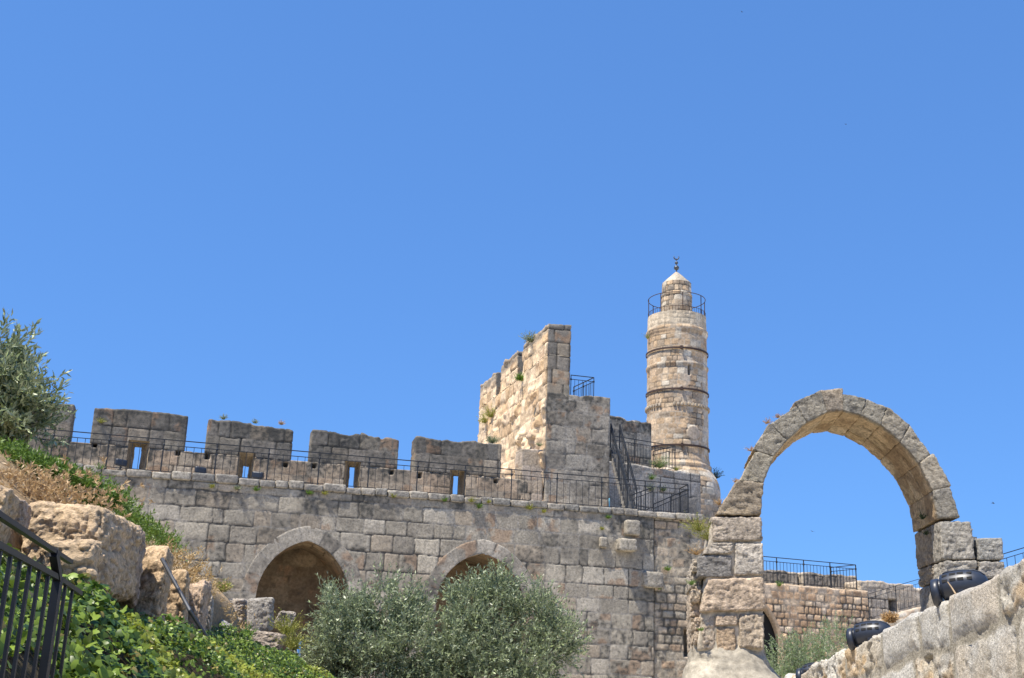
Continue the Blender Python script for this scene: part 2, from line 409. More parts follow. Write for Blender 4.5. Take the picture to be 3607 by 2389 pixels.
def box8(x0, x1, y0, y1, z0, z1): return np.array([[[(x, y, z) for z in (z0, z1)] for y in (y0, y1)] for x in (x0, x1)], float)

# ------------------------------------------------------------------ foliage helpers
def leaf_quads(P, D, Ln, Wd, col, seed=0):
    """rhombic narrow leaves: base P, direction D"""
    r = np.random.default_rng(seed); n = len(P)
    D = D/np.linalg.norm(D, axis=1)[:, None]; S = np.cross(D, r.normal(size=(n, 3))); S /= np.linalg.norm(S, axis=1)[:, None]+1e-9
    Nn = np.cross(D, S); fl = np.where(Nn[:, 2:] < 0, -1, 1)*np.where(r.random((n, 1)) < .2, -1, 1); S = S*fl
    V = np.stack([P, P+D*(Ln*.45)[:, None]+S*Wd[:, None], P+D*Ln[:, None], P+D*(Ln*.45)[:, None]-S*Wd[:, None]], 1).reshape(-1, 3)
    F = np.arange(4*n).reshape(n, 4)[:, [0, 3, 2, 1]]
    return V, F, np.repeat(col, 4, 0)
def spray(C, D, L, per, leaf, seed, base, hi, spread=.9):
    """twigs starting at C along D (length L) with `per` leaves each"""
    r = np.random.default_rng(seed); n = len(C); t = np.tile(np.linspace(.08, 1, per), (n, 1))
    A = C[:, None, :] + D[:, None, :]*(L[:, None]*t)[..., None]
    A[..., 2] -= (t**2)*.06*L[:, None]
    dr = D[:, None, :]*.8 + r.normal(size=(n, per, 3))*spread*.62
    P = A.reshape(-1, 3); dr = dr.reshape(-1, 3)
    ln = leaf*r.uniform(.7, 1.25, len(P)); wd = ln*r.uniform(.10, .17, len(P))
    m = (r.random((len(P), 1))**1.25)*.75 + np.repeat(r.random((n, 1)), per, 0)*.25
    col = np.array(base)*(1-m)+np.array(hi)*m
    return leaf_quads(P, dr, ln, wd, col, seed+1)
def crown(lobes, nclump, ntwig, per, leaf, seed, base=(.035, .052, .022), hi=(.37, .44, .21), tw=(.2, .42), sig=.16, up=.5):
    r = np.random.default_rng(seed); out = []
    for k, (c, rad) in enumerate(lobes):
        rad = np.array(rad if hasattr(rad, '__len__') else (rad,)*3, float)
        nc = int(nclump*float(np.mean(rad))**1.6); d = r.normal(size=(nc, 3)); d /= np.linalg.norm(d, axis=1)[:, None]
        rr = r.random(nc)**.33
        cl = np.array(c)+d*rad*(.25+.72*rr)[:, None]
        cc = np.repeat(cl, ntwig, 0)+r.normal(size=(nc*ntwig, 3))*sig; dd = np.repeat(d*(.3+.7*rr)[:, None], ntwig, 0)+np.array([0, 0, up])+r.normal(size=(nc*ntwig, 3))*.45
        dd /= np.linalg.norm(dd, axis=1)[:, None]
        out.append(spray(cc, dd, r.uniform(*tw, len(cc)), per, leaf, seed*31+k, base, hi))
    V = []; F = []; Cc = []; n = 0
    for v, f, c in out: V.append(v); F.append(f+n); Cc.append(c); n += len(v)
    return np.vstack(V), np.vstack(F), np.vstack(Cc)
def tuft_arrays(n, h, spread, leaf, seed, base, hi, droop=0.):
    r = np.random.default_rng(seed); d = r.normal(size=(n, 3))*spread; d[:, 2] = np.abs(d[:, 2])*.3+.75; d[:, 2] -= droop*r.random(n)*2
    d /= np.linalg.norm(d, axis=1)[:, None]; C = r.normal(size=(n, 3))*np.array([.06, .04, .02])*h
    Lh = h*r.uniform(.45, 1., n); V, F, K = spray(C, d, Lh, 9, leaf, seed+2, base, hi, .8)
    sdv = np.cross(d, (0, .3, 1.)); sdv /= np.linalg.norm(sdv, axis=1)[:, None]; w = .05*leaf+.0012; tip = C+d*Lh[:, None]; tip[:, 2] -= .06*Lh; root = C*.15
    SV = np.stack([root-sdv*w, root+sdv*w, tip+sdv*w*.4, tip-sdv*w*.4], 1).reshape(-1, 3); SF = np.arange(4*n).reshape(n, 4)+len(V)
    return np.vstack([V, SV]), np.vstack([F, SF]), np.vstack([K, np.tile(np.array(base)*.9, (4*n, 1))])

# ================================================================== GROUND
gm = MB(); gm.add([(-600, -200, 0), (600, -200, 0), (600, 900, 0), (-600, 900, 0)], [(0, 1, 2, 3)])
tag(gm.build('ground', M_GROUND), None, None, kind='structure')

# ================================================================== CURTAIN WALL
WF = Frame(74.5, (0, 42, 0))
PY = 2.3                                             # parapet stands this far behind the wall face
wall = thing('curtain_wall', 'long grey weathered stone fortress wall with two pointed arches and battlements on top', 'fortress wall', WF.O, WF.th)
S0 = -26.0; S1 = WF.px(2475, 1800)[0]
cz = np.array([WF.px(x, y) for x, y in ((398, 1672), (850, 1710), (1720, 1772), (2006, 1798), (2269, 1812))]); ZC = float(cz[:, 1].mean())    # coping underside
print('coping heights', cz[:, 1], 'ZC', ZC, 'S1', S1)
ZT = ZC + .26
s_edge = WF.px(2305, 2200)[0]                        # ashlar ends here, rubble goes on slightly recessed
lw = Lay(S0, S1, 0, ZC+.3, (.5, .66), (.6, 1.2), 5); lr = Lay(S0, S1+3, 0, ZC+.3, (.25, .42), (.28, .6), 8)

def arch_curve(hw, zs, za, n=28):
    """two-centred pointed arch, from left foot to right foot"""
    r = za-zs; R_ = (r*r+hw*hw)/(2*hw); pts = []
    a1 = math.atan2(r, R_-hw) if R_ > hw else math.atan2(r, R_-hw)
    for i in range(n+1):
        t = a1*i/n; pts.append((-hw + R_ - R_*math.cos(t), zs + R_*math.sin(t)))
    return pts + [(-x, z) for x, z in reversed(pts[:-1])]
arches = []
for (la, ra, ap, sp) in (((910, 2090), (1226, 2045), (1095, 1906), 2112), ((1545, 2110), (1840, 2090), (1706, 1951), 2140), ((235, 2060), (560, 2010), (430, 1862), 2030)):
    a = WF.px(*la)[0]; b = WF.px(*ra)[0]; xc, za = WF.px(*ap); zs = WF.px((la[0]+ra[0])/2, sp)[1]
    arches.append(((a+b)/2, (b-a)/2*1.05, zs, za))
print('arches', arches)
def in_arch(x, z, grow=0.):
    m = np.zeros(len(x), bool)
    for xc, hw, zs, za in arches:
        c = np.array(arch_curve(hw+grow, zs, za+grow*1.05)); zt = np.interp(x-xc, c[:, 0], c[:, 1], left=-1, right=-1)
        m |= (z < zt)
    return m
def keepw(ctr, C): return ~((C == 0) & in_arch(ctr[:, 0], ctr[:, 2], .12))
sbox('wall_face', S0, s_edge, 0, .6, 0, ZC, .04, lw, dict(GREY, zg=(3.6, 7.2)), M_WALL, wall, 1, 0, keep=keepw, skip=(1, 5), offs=(100, 0, 0), lichtop=.04)
sbox('rubble_face', s_edge+.004, S1, .07, .7, 0, ZC, .045, lr, dict(RUBB, zg=(4.5, 7.5)), M_WALL, wall, 2, 0, skip=(1, 5), offs=(130, 0, 0), pits=[(WF.px(2415, 2300)[0], WF.px(2440, 2300)[0], WF.px(2430, 2275)[1]-.4, WF.px(2430, 2215)[1], .5)])
# arch rings of voussoirs, soffits and dark niches
for ai, (xc, hw, zs, za) in enumerate(arches):
    cu = np.array(arch_curve(hw, zs, za)); seg = np.r_[0, np.cumsum(np.linalg.norm(np.diff(cu, axis=0), axis=1))]; tot = seg[-1]
    ex = np.vstack([[(cu[0][0], 0.2)], cu, [(cu[-1][0], 0.2)]])
    seg = np.r_[0, np.cumsum(np.linalg.norm(np.diff(ex, axis=0), axis=1))]; tot = seg[-1]
    nt_ = int(tot/.05); tt = np.linspace(0, tot, nt_+1); cx = np.interp(tt, seg, ex[:, 0]); czz = np.interp(tt, seg, ex[:, 1])
    dx = np.gradient(cx); dz = np.gradient(czz); ln = np.hypot(dx, dz); nxx, nzz = -dz/ln, dx/ln
    La = Lay(0, tot, 0, 3.2, (.5, .51), (.42, .95), 40+ai); LB = Lay(0, 3, 0, tot, (.4, .55), (.5, .9), 44+ai)
    rw = np.linspace(0, .56, 12)
    TT, RR = np.meshgrid(tt, rw, indexing='ij'); TT = TT.ravel(); RR = RR.ravel(); k = np.repeat(np.arange(nt_+1), 12)
    kap = np.minimum(RR, .56)
    V = np.stack([cx[k]+nxx[k]*kap+xc, np.full(len(TT), -.012), czz[k]+nzz[k]*kap], 1)
    ring_P = dict(GREY, pal=[(.385, .345, .28), (.36, .32, .26), (.42, .375, .305)], grime=.6, off=.006, jd=.010, rough=.010, var=.15)
    # ring layout: u along the ring, single course across; joint on outer edge
    d, c = masonry(V+np.array([100, 0, 0]), TT, RR*.85+.02, La, ring_P, 7+ai)
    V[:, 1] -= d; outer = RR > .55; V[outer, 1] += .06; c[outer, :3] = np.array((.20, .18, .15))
    idx = np.arange(len(TT)).reshape(nt_+1, 12)
    F = np.stack([idx[:-1, :-1], idx[:-1, 1:], idx[1:, 1:], idx[1:, :-1]], -1).reshape(-1, 4)
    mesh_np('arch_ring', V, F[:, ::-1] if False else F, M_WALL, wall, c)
    yy = np.linspace(-.02, 3.0, 50); TT, YY = np.meshgrid(tt, yy, indexing='ij'); k = np.repeat(np.arange(nt_+1), 50); TT = TT.ravel(); YY = YY.ravel()
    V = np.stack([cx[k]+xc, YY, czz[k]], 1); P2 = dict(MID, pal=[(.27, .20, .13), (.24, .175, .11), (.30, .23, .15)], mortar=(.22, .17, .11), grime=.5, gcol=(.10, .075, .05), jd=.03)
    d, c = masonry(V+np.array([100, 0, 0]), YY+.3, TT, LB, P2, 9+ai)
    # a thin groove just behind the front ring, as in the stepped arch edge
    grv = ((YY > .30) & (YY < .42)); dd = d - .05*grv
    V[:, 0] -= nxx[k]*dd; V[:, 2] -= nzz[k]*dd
    idx = np.arange(len(TT)).reshape(nt_+1, 50); F = np.stack([idx[:-1, :-1], idx[1:, :-1], idx[1:, 1:], idx[:-1, 1:]], -1).reshape(-1, 4)
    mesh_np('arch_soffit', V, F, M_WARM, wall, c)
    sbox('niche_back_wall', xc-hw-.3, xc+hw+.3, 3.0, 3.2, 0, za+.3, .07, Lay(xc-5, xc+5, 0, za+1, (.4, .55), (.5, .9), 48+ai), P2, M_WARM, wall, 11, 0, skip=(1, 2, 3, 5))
# coping stones along the edge of the wall walk
cop = []; s = -20.0; k = 0
r_ = random.Random(3)
while s < S1-.2:
    L_ = r_.uniform(.42, .85); dz_ = r_.uniform(-.05, .05); hh = r_.uniform(.22, .30)
    cop.append(block_arrays(box8(s, s+L_-.012, -.05-r_.uniform(0, .05), .55, ZC-.04+dz_*.3, ZC-.04+hh+dz_), (12, 8, 6), 11, .016, 5, 200+k, random.Random(k).choice([(.36, .325, .27), (.40, .36, .295), (.30, .28, .24), (.43, .39, .32)]), .3, .28, .45))
    s += L_; k += 1
blocks('coping', cop, M_WALL, wall)
# walkway deck
dk = MB(); dk.box(((S0+S1)/2, .55+(PY+2)/2, ZC-.12), (S1-S0, PY+2, .3)); dk.build('walkway_deck', M_GROUND, wall)
# projecting stones low on the right
for (x0, x1, y0, y1, dep) in ((2198, 2248, 1834, 1888, .28), (2167, 2232, 1900, 1945, .42), (2110, 2136, 1893, 1930, .15), (2262, 2332, 2015, 2072, .2)):
    a = WF.px(x0, (y0+y1)/2); b = WF.px(x1, (y0+y1)/2); zt_ = WF.px((x0+x1)/2, y0)[1]; zb_ = WF.px((x0+x1)/2, y1)[1]
    blocks('projecting_stone', [block_arrays(box8(a[0], b[0], -dep, .2, zb_, zt_), (12, 10, 10), 8, .02, 6, 300+x0, (.40, .355, .28), .3, .25, .4)], M_WALL, wall)

# ------------------------------------------------------------------ parapet with arrow slits and merlons
ms = []
for (xl, yl, xr, yr) in ((-60, 1400, 265, 1418), (335, 1425, 664, 1464), (734, 1474, 1036, 1500), (1100, 1511, 1407, 1532), (1464, 1534, 1768, 1560)):
    a = WF.px(xl, yl, PY); b = WF.px(xr, yr, PY); ms.append((a[0], b[0], (a[1]+b[1])/2))
sil = [WF.px(x, y, PY)[1] for x, y in ((285, 1550), (690, 1597), (1060, 1626), (1430, 1655))]
ZS = float(np.mean(sil)); ZM = float(np.mean([m[2] for m in ms]))
print('merlons', ms, 'sill', sil, 'ZM', ZM)
PT = .75
x_end = WF.px(2150, 1700, PY)[0]; x_gap = WF.px(1835, 1640, PY)[0]
slits = []
for (x0, x1, yt, yb, sx0, sx1) in ((447/1, 519, 0, 0, 0, 0),):
    pass
for (xl, xr, yt, c0, c1, dp_) in ((447, 521, 1552, 469, 492, .10), (832, 895, 1594, 855, 872, .42), (1210, 1267, 1622, 1229, 1248, .14), (1584, 1640, 1655, 1596, 1612, .12)):
    a0 = WF.px(xl, yt+60, PY)[0]; a1 = WF.px(xr, yt+60, PY)[0]; zt_ = max(WF.px((xl+xr)/2, yt, PY)[1], ZS+.16)
    b0 = WF.px(c0, yt+70, PY+PT)[0]; b1 = WF.px(c1, yt+70, PY+PT)[0]
    if b1-b0 < .16: m_ = (b0+b1)/2; b0, b1 = m_-.09, m_+.09
    slits.append((a0, a1, ZC+.1, zt_, b0, b1, ZC+.1, zt_-dp_))
pits = []
for x, y in ((217, 1548), (334, 1557), (628, 1585), (731, 1598), (1006, 1627), (1105, 1633), (1378, 1656), (1480, 1665), (1748, 1687)):
    a = WF.px(x, y+9, PY); pits.append((a[0]-.075, a[0]+.075, a[1]-.085, a[1]+.075, .3))
lp = Lay(S0, x_end+4, ZC-.3, ZM+.4, (.48, .6), (.55, 1.0), 15)
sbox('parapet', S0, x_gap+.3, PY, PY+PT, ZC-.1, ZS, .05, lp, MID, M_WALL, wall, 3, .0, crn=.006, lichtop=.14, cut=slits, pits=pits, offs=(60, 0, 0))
for i, (a, b, z) in enumerate(ms):
    lm = Lay(a-2, b+2, ZS, ZM+.5, ((z-ZS)/2, (z-ZS)/2+.002), (.45, .85), 20+i)
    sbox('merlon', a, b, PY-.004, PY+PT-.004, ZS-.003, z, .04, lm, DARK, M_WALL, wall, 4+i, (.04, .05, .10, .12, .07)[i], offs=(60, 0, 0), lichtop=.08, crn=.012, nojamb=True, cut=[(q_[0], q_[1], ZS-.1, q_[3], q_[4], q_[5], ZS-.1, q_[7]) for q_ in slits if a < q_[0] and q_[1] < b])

# ================================================================== STEPPED TOWER (the tall wall end and its shoulder)
tower = thing('stepped_tower', 'tall ruined stone tower wall with a sunlit golden left side stepping down to the right', 'tower', WF.pt(x_gap, PY, 0), WF.th)
X0 = x_gap
def tp(px, py, yo=0.): a = WF.px(px, py, PY+yo); return a[0]-X0, a[1]
xa, z_base = tp(1838, 1575)            # base block
xb = tp(1922, 1400)[0]; xc_, z_top = tp(1975, 1140); xd = tp(2011, 1250)[0]
xe, z_sh = tp(2150, 1400)
# far end of the side wall: where its top line (1675,1401) meets the level z_top in the plane x = xb
pl = on_plane(1690, 1404, WF.pt(X0+xb, 0, 0), WF.x); yfar = float((pl-WF.O) @ WF.y)-PY; zfar = float(pl[2])
print('tower', xa, xb, xd, xe, z_base, z_top, z_sh, 'far', yfar, zfar)
LD = min(max(yfar, 6), 20)
def sidewall(name, y0, y1, z0, z1, seed, rag=.1):
    # built with its long side on the left: rotate local axes so the long face is the mapped one
    res = .06; nx = round((xd-xb)/res); ny = round((y1-y0)/res); nz = round((z1-z0)/res)
    IV, F, C = lattice(nx, ny, nz, (5,)); T = IV/np.array([nx, ny, nz], float); p = np.array([xb, y0, z0])+T*np.array([xd-xb, y1-y0, z1-z0])
    lf = IV[:, 0] == 0; rt = IV[:, 0] == nx; fr = IV[:, 1] == 0; bk = IV[:, 1] == ny; tpv = IV[:, 2] == nz
    onl = lf | rt
    u = np.where(onl, p[:, 1]+40, 80+p[:, 0]); L1 = Lay(30, 90, ZC-.5, z_top+1, (.5, .64), (.6, 1.0), 61)
    v = np.where(tpv & ~(lf | rt | fr | bk), z1-.05, p[:, 2])
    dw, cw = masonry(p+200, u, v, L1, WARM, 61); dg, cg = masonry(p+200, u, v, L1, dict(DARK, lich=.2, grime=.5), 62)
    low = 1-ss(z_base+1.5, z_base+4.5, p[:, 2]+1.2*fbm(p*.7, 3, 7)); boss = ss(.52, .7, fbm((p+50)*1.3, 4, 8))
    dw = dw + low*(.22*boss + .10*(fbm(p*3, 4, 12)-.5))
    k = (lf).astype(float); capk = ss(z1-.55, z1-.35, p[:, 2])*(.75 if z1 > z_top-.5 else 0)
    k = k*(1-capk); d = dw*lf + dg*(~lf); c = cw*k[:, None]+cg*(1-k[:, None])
    n = np.zeros_like(p); n[fr] += (0, -1, 0); n[bk] += (0, 1, 0); n[lf] += (-1, 0, 0); n[rt] += (1, 0, 0); n[tpv] += (0, 0, 1)
    cnt = fr*1+bk*1+lf*1+rt*1+tpv*1; d = d-np.where((cnt >= 2) & ~(tpv & (z1 < z_top-.5)), .03*fbm(p*3, 3, 5), 0)
    q = p+n*d[:, None]; kk = ss(z1-.5, z1, p[:, 2]); q[:, 2] -= kk*rag*np.maximum(fbm(p*1.5, 4, seed)-.35, 0)*3
    return mesh_np(name, q, F, M_WARM, tower, c)
zn = z_top-1.35
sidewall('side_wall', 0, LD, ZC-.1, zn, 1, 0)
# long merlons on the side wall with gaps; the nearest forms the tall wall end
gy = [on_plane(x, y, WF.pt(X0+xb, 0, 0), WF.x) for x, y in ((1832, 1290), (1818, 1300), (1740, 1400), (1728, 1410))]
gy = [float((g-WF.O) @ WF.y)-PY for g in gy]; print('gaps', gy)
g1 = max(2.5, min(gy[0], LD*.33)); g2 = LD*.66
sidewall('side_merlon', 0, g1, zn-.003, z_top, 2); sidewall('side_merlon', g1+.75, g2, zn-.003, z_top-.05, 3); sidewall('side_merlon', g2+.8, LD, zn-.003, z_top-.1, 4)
lt = Lay(-2, 8, ZC-.3, z_top+1, (.5, .64), (.5, .95), 64)
TP = dict(GREY, pal=[(.37, .325, .26), (.32, .29, .24), (.42, .36, .28), (.35, .315, .26)], grime=.6, lich=.3)
sbox('base_block', xa, xb-.003, .004, .9, ZC-.1, z_base, .05, lt, dict(MID, pal=[(.46, .37, .27), (.44, .36, .28)], grime=.3), M_WALL, tower, 21, .04, offs=(300, 0, 0), crn=.015)
sbox('front_shoulder', xb+.06, xe, -.022, 3.0, ZC-.1, z_sh, .05, lt, TP, M_WALL, tower, 22, .06, offs=(300, 0, 0), lichtop=.12, crn=.012)

# ================================================================== REAR BUILDING AND STAIRS
RF = Frame(60, WF.pt(X0+xe, PY+2.6, 0))
rear = thing('rear_building', 'low dark grey stone block with a landing between the stepped tower and the minaret', 'building', RF.O, RF.th)
b0 = RF.px(2148, 1640, 1.2)[0]; b1, zb_ = RF.px(2297, 1480, 1.2); zb2 = RF.px(2160, 1467, 1.2)[1]
l0 = RF.px(2148, 1640, 0)[0]; l1 = RF.px(2470, 1700, 0)[0]; zl = float(np.mean([RF.px(2196, 1627, 0)[1], RF.px(2426, 1663, 0)[1]]))
print('rear', b0, b1, zb_, zb2, 'landing', l0, l1, zl, RF.px(2196, 1627, 0), RF.px(2426, 1663, 0))
lb_ = Lay(-5, 9, ZC-.3, zb_+2, (.5, .66), (.55, .9), 71)
sbox('upper_wall', b0-.5, b1, 1.2, 2.4, zl-.3, (zb_+zb2)/2, .05, lb_, dict(MID, pal=[(.40, .36, .30), (.36, .33, .275), (.44, .39, .31)], lich=.3), M_WALL, rear, 31, .1, offs=(400, 0, 0), lichtop=.14)
sbox('landing_wall', l0-.5, l1, 0, 3.0, ZC-.1, zl, .05, Lay(-5, 9, ZC-.3, zl+2, (.7, .85), (.8, 1.2), 72), dict(GREY, pal=[(.40, .37, .325), (.36, .335, .30)], lich=.2), M_WALL, rear, 32, .03, offs=(420, 0, 0))

def railing(name, label, parent_pts, hgt, bay, nb, mat, group=None, post=.05, rail=.03, bal=.016, mid=.84, bot=.10, ends=(True, True), cat='railing', knob=True):
    """posts, top rail, middle and bottom rail and balusters along a polyline of base points"""
    t = thing(name, label, cat, parent_pts[0], 0, group); O = np.array(parent_pts[0], float)
    pm = None; bm = None; P = [np.asarray(p, float)-O for p in parent_pts]; top = MB(); midr = MB(); botr = MB()
    Zv = np.array([0, 0, 1.])
    def post_at(p):
        nonlocal pm
        if pm is None:
            m = MB(); m.bar((0, 0, 0), (0, 0, hgt), post*.8)
            if knob:
                for z in (.06, mid*hgt): m.lathe([(post*.5, z-.05), (post*.85, z-.03), (post*.85, z+.03), (post*.5, z+.05)], n=10)
            pm = m.build('post', mat, t); o = pm
        else: o = pm.copy(); COL.objects.link(o)
        o.location = Vector(p)
    def bal_at(p):
        nonlocal bm
        if bm is None:
            m = MB(); m.bar((0, 0, bot*hgt), (0, 0, mid*hgt), bal); bm = m.build('baluster', mat, t); o = bm
        else: o = bm.copy(); COL.objects.link(o)
        o.location = Vector(p)
    for i in range(len(P)-1):
        a, b = P[i], P[i+1]; Ln = np.linalg.norm(b-a); n = max(1, round(Ln/bay))
        top.bar(a+Zv*hgt, b+Zv*hgt, rail*1.15, rail); midr.bar(a+Zv*hgt*mid, b+Zv*hgt*mid, rail*.8); botr.bar(a+Zv*hgt*bot, b+Zv*hgt*bot, rail*.8)
        for k in range(n+1):
            if not ((i > 0 and k == 0) or (i == 0 and k == 0 and not ends[0]) or (i == len(P)-2 and k == n and not ends[1])): post_at(a+(b-a)*k/n)
            if k < n:
                for j in range(1, nb+1): bal_at(a+(b-a)*(k+j/(nb+1))/n)
    top.build('top_rail', mat, t); midr.build('middle_rail', mat, t); botr.build('bottom_rail', mat, t)
    return t
# railing along the wall walk
rail_y = .32; ra = WF.px(-30, 1625, rail_y)[0]; rb_ = WF.px(2424, 1800, rail_y)[0]
zr = ZT-.10; tops = [WF.px(x, y, rail_y)[1] for x, y in ((370, 1528), (735, 1566), (1269, 1610), (1777, 1655), (2265, 1687))]
HR = float(np.mean(tops))-zr; print('rail height', HR, tops, zr)
railing('walkway_railing', 'long thin dark iron railing along the edge of the wall walk below the merlons', [WF.pt(ra, rail_y, zr), WF.pt(rb_, rail_y, zr), WF.pt(rb_+.1, rail_y+1.0, zr)], HR, 1.83, 6, M_IRON)
# landing railing
p0 = RF.pt(RF.px(2160, 1600, .15)[0], .15, zl); p1 = RF.pt(RF.px(2378, 1600, .15)[0], .15, zl); p2 = p1 + RF.y*1.6
railing('landing_railing', 'dark iron railing on the landing in front of the minaret foot', [p0, p1, p2], 1.12, 1.1, 6, M_IRON, post=.04)
# platform railing behind the shoulder of the tower
q0 = WF.pt(*[WF.px(2010, 1395, PY+1.2)[0], PY+1.2, z_sh-.02]); q1 = WF.pt(WF.px(2091, 1395, PY+1.2)[0], PY+1.2, z_sh-.02); q2 = q1 + WF.y*1.9-WF.x*.25
railing('platform_railing', 'dark iron railing on the top platform to the right of the tall wall end', [q0, q1, q2], 1.12, 1.2, 5, M_IRON, post=.04)
# stair down from the landing, running towards the courtyard, with its solid steps
sb = WF.pt(WF.px(2226, 1790, .8)[0], .8, ZT-.1); st_ = WF.pt(WF.px(2166, 1640, 2.6)[0], 2.6, zl)
stair = thing('stone_stair', 'narrow stone stair coming down from the landing to the wall walk', 'stair', sb)
sm = MB(); ns = max(6, int((st_[2]-sb[2])/.2)); dr = st_-sb; hd = np.array([dr[0], dr[1], 0]); hl = np.linalg.norm(hd); hd /= hl; ang = math.atan2(hd[1], hd[0]); RM = Matrix.Rotation(ang, 3, 'Z')
for k in range(ns):
    z = (k+1)*dr[2]/ns; x_ = (k+.5)*hl/ns; sm.box(hd*x_+np.array([0, 0, z-.25]), (hl/ns-.004, .5, .3), RM)
sm.build('step', plain_mat('grey_step_stone', (.22, .205, .18), .9, 0, .3, 6, .2, .4), stair)
sdn = np.array([-hd[1], hd[0], 0])
def stair_rail(name, label, a, b, h=1.0, n=9, off=None):
    t = thing(name, label, 'railing', a); a = np.asarray(a, float); d = np.asarray(b, float)-a; Z = np.array([0, 0, 1.])
    m = MB(); m.bar(Z*h, d+Z*h, .04); m.build('handrail', M_IRON, t); m = MB(); m.bar(Z*h*.8, d+Z*h*.8, .028); m.build('middle_rail', M_IRON, t)
    m = MB(); m.bar(Z*.06, d+Z*.06, .028); m.build('bottom_rail', M_IRON, t)
    for k in (0, .5, 1): m = MB(); m.bar(d*k, d*k+Z*h, .045); m.build('post', M_IRON, t)
    for k in range(1, n):
        if k*2 == n: continue
        m = MB(); m.bar(d*k/n+Z*.06, d*k/n+Z*h*.8, .016); m.build('baluster', M_IRON, t)
    return t
stair_rail('stair_railing', 'steep dark iron stair railing nearest the tower, running down from the landing', sb+sdn*.2, st_+sdn*.2)
stair_rail('stair_railing', 'steep dark iron stair railing on the right side of the narrow stair', sb-sdn*.2, st_-sdn*.2)
c0 = WF.pt(WF.px(2215, 1810, 1.5)[0], 1.5, ZT-.15); c1 = WF.pt(WF.px(2300, 1800, 1.5)[0], 1.5, ZT-.15+.42)
c2 = WF.pt(WF.px(2302, 1815, 1.2)[0], 1.2, ZT-.45); c3 = WF.pt(WF.px(2424, 1790, 1.2)[0], 1.2, ZT-.45+.72)
stair_rail('stair_railing', 'short sloping iron railing rising to the right behind the end of the walkway railing', c0, c1, .85, 10)
stair_rail('stair_railing', 'low sloping iron railing rising to the right, at the right end of the wall walk', c2, c3, .85, 14)

# ================================================================== MINARET
MY = 58.0
mc = at(2386, 1500, MY); mx_, my_ = float(mc[0]), MY
mina = thing('minaret', 'round stone minaret with iron bands, gallery railing and a pointed cap', 'minaret', (mx_, my_, 0))
def mz(py, px=2383): return float(on_plane(px, py, (mx_, my_, 0), np.array([0, 1., 0]))[2])
PXM = 1/ (FPX/ (MY*math.cos(PITCH)+0)) ; 
def mr(npx, py=1300):
    a = at(2383, py, MY); b = at(2383+npx, py, MY); return float(abs(b[0]-a[0]))
prof = [(ZC-3, mr(143)), (mz(1735), mr(143)), (mz(1712), mr(140)), (mz(1690), mr(132)), (mz(1672), mr(122)), (mz(1662), mr(113)), (mz(1660), mr(115)), (mz(1648), mr(115)), (mz(1642), mr(110)), (mz(1632), mr(109.5)), (mz(1622), mr(106)),
        (mz(1450), mr(105.5)), (mz(1395), mr(105.5)), (mz(1314), mr(105)), (mz(1310), mr(108)), (mz(1302), mr(109)), (mz(1296), mr(105)), (mz(1196), mr(104)), (mz(1192), mr(106)), (mz(1184), mr(109)), (mz(1176), mr(109)), (mz(1172), mr(104)), (mz(1124), mr(103))]
def revolve(name, prof, res, L, P, seed, dents=(), parent=mina, mat=M_WARM, rub=None):
    pz = np.array([a for a, b in prof]); pr = np.array([b for a, b in prof]); nz = int((pz[-1]-pz[0])/res); nt2 = int(2*PI*pr.mean()/res)
    zz = np.linspace(pz[0], pz[-1], nz+1); th = np.linspace(0, 2*PI, nt2, endpoint=False)
    ZZ, TH = np.meshgrid(zz, th, indexing='ij'); ZZ = ZZ.ravel(); TH = TH.ravel(); r = np.interp(ZZ, pz, pr)
    p = np.stack([r*np.cos(TH), r*np.sin(TH), ZZ], 1); u = TH*float(pr.mean())
    d, c = masonry(p+np.array([500, 0, 0]), u, ZZ, L, P, seed)
    ang = (TH*180/PI) % 360
    for (a0, a1, z0, z1, dep) in dents:
        m = (ang > a0) & (ang < a1) & (ZZ > z0) & (ZZ < z1); d = np.where(m, d-dep, d); c[m, :3] *= .35
    if rub is not None: d, c = rub(p, TH, ZZ, d, c)
    p[:, 0] += np.cos(TH)*d; p[:, 1] += np.sin(TH)*d
    idx = np.arange(len(p)).reshape(nz+1, nt2); A = idx[:-1]; B = idx[1:]
    F = np.stack([A, np.roll(A, -1, 1), np.roll(B, -1, 1), B], -1).reshape(-1, 4)
    return mesh_np(name, p, F, mat, parent, c)
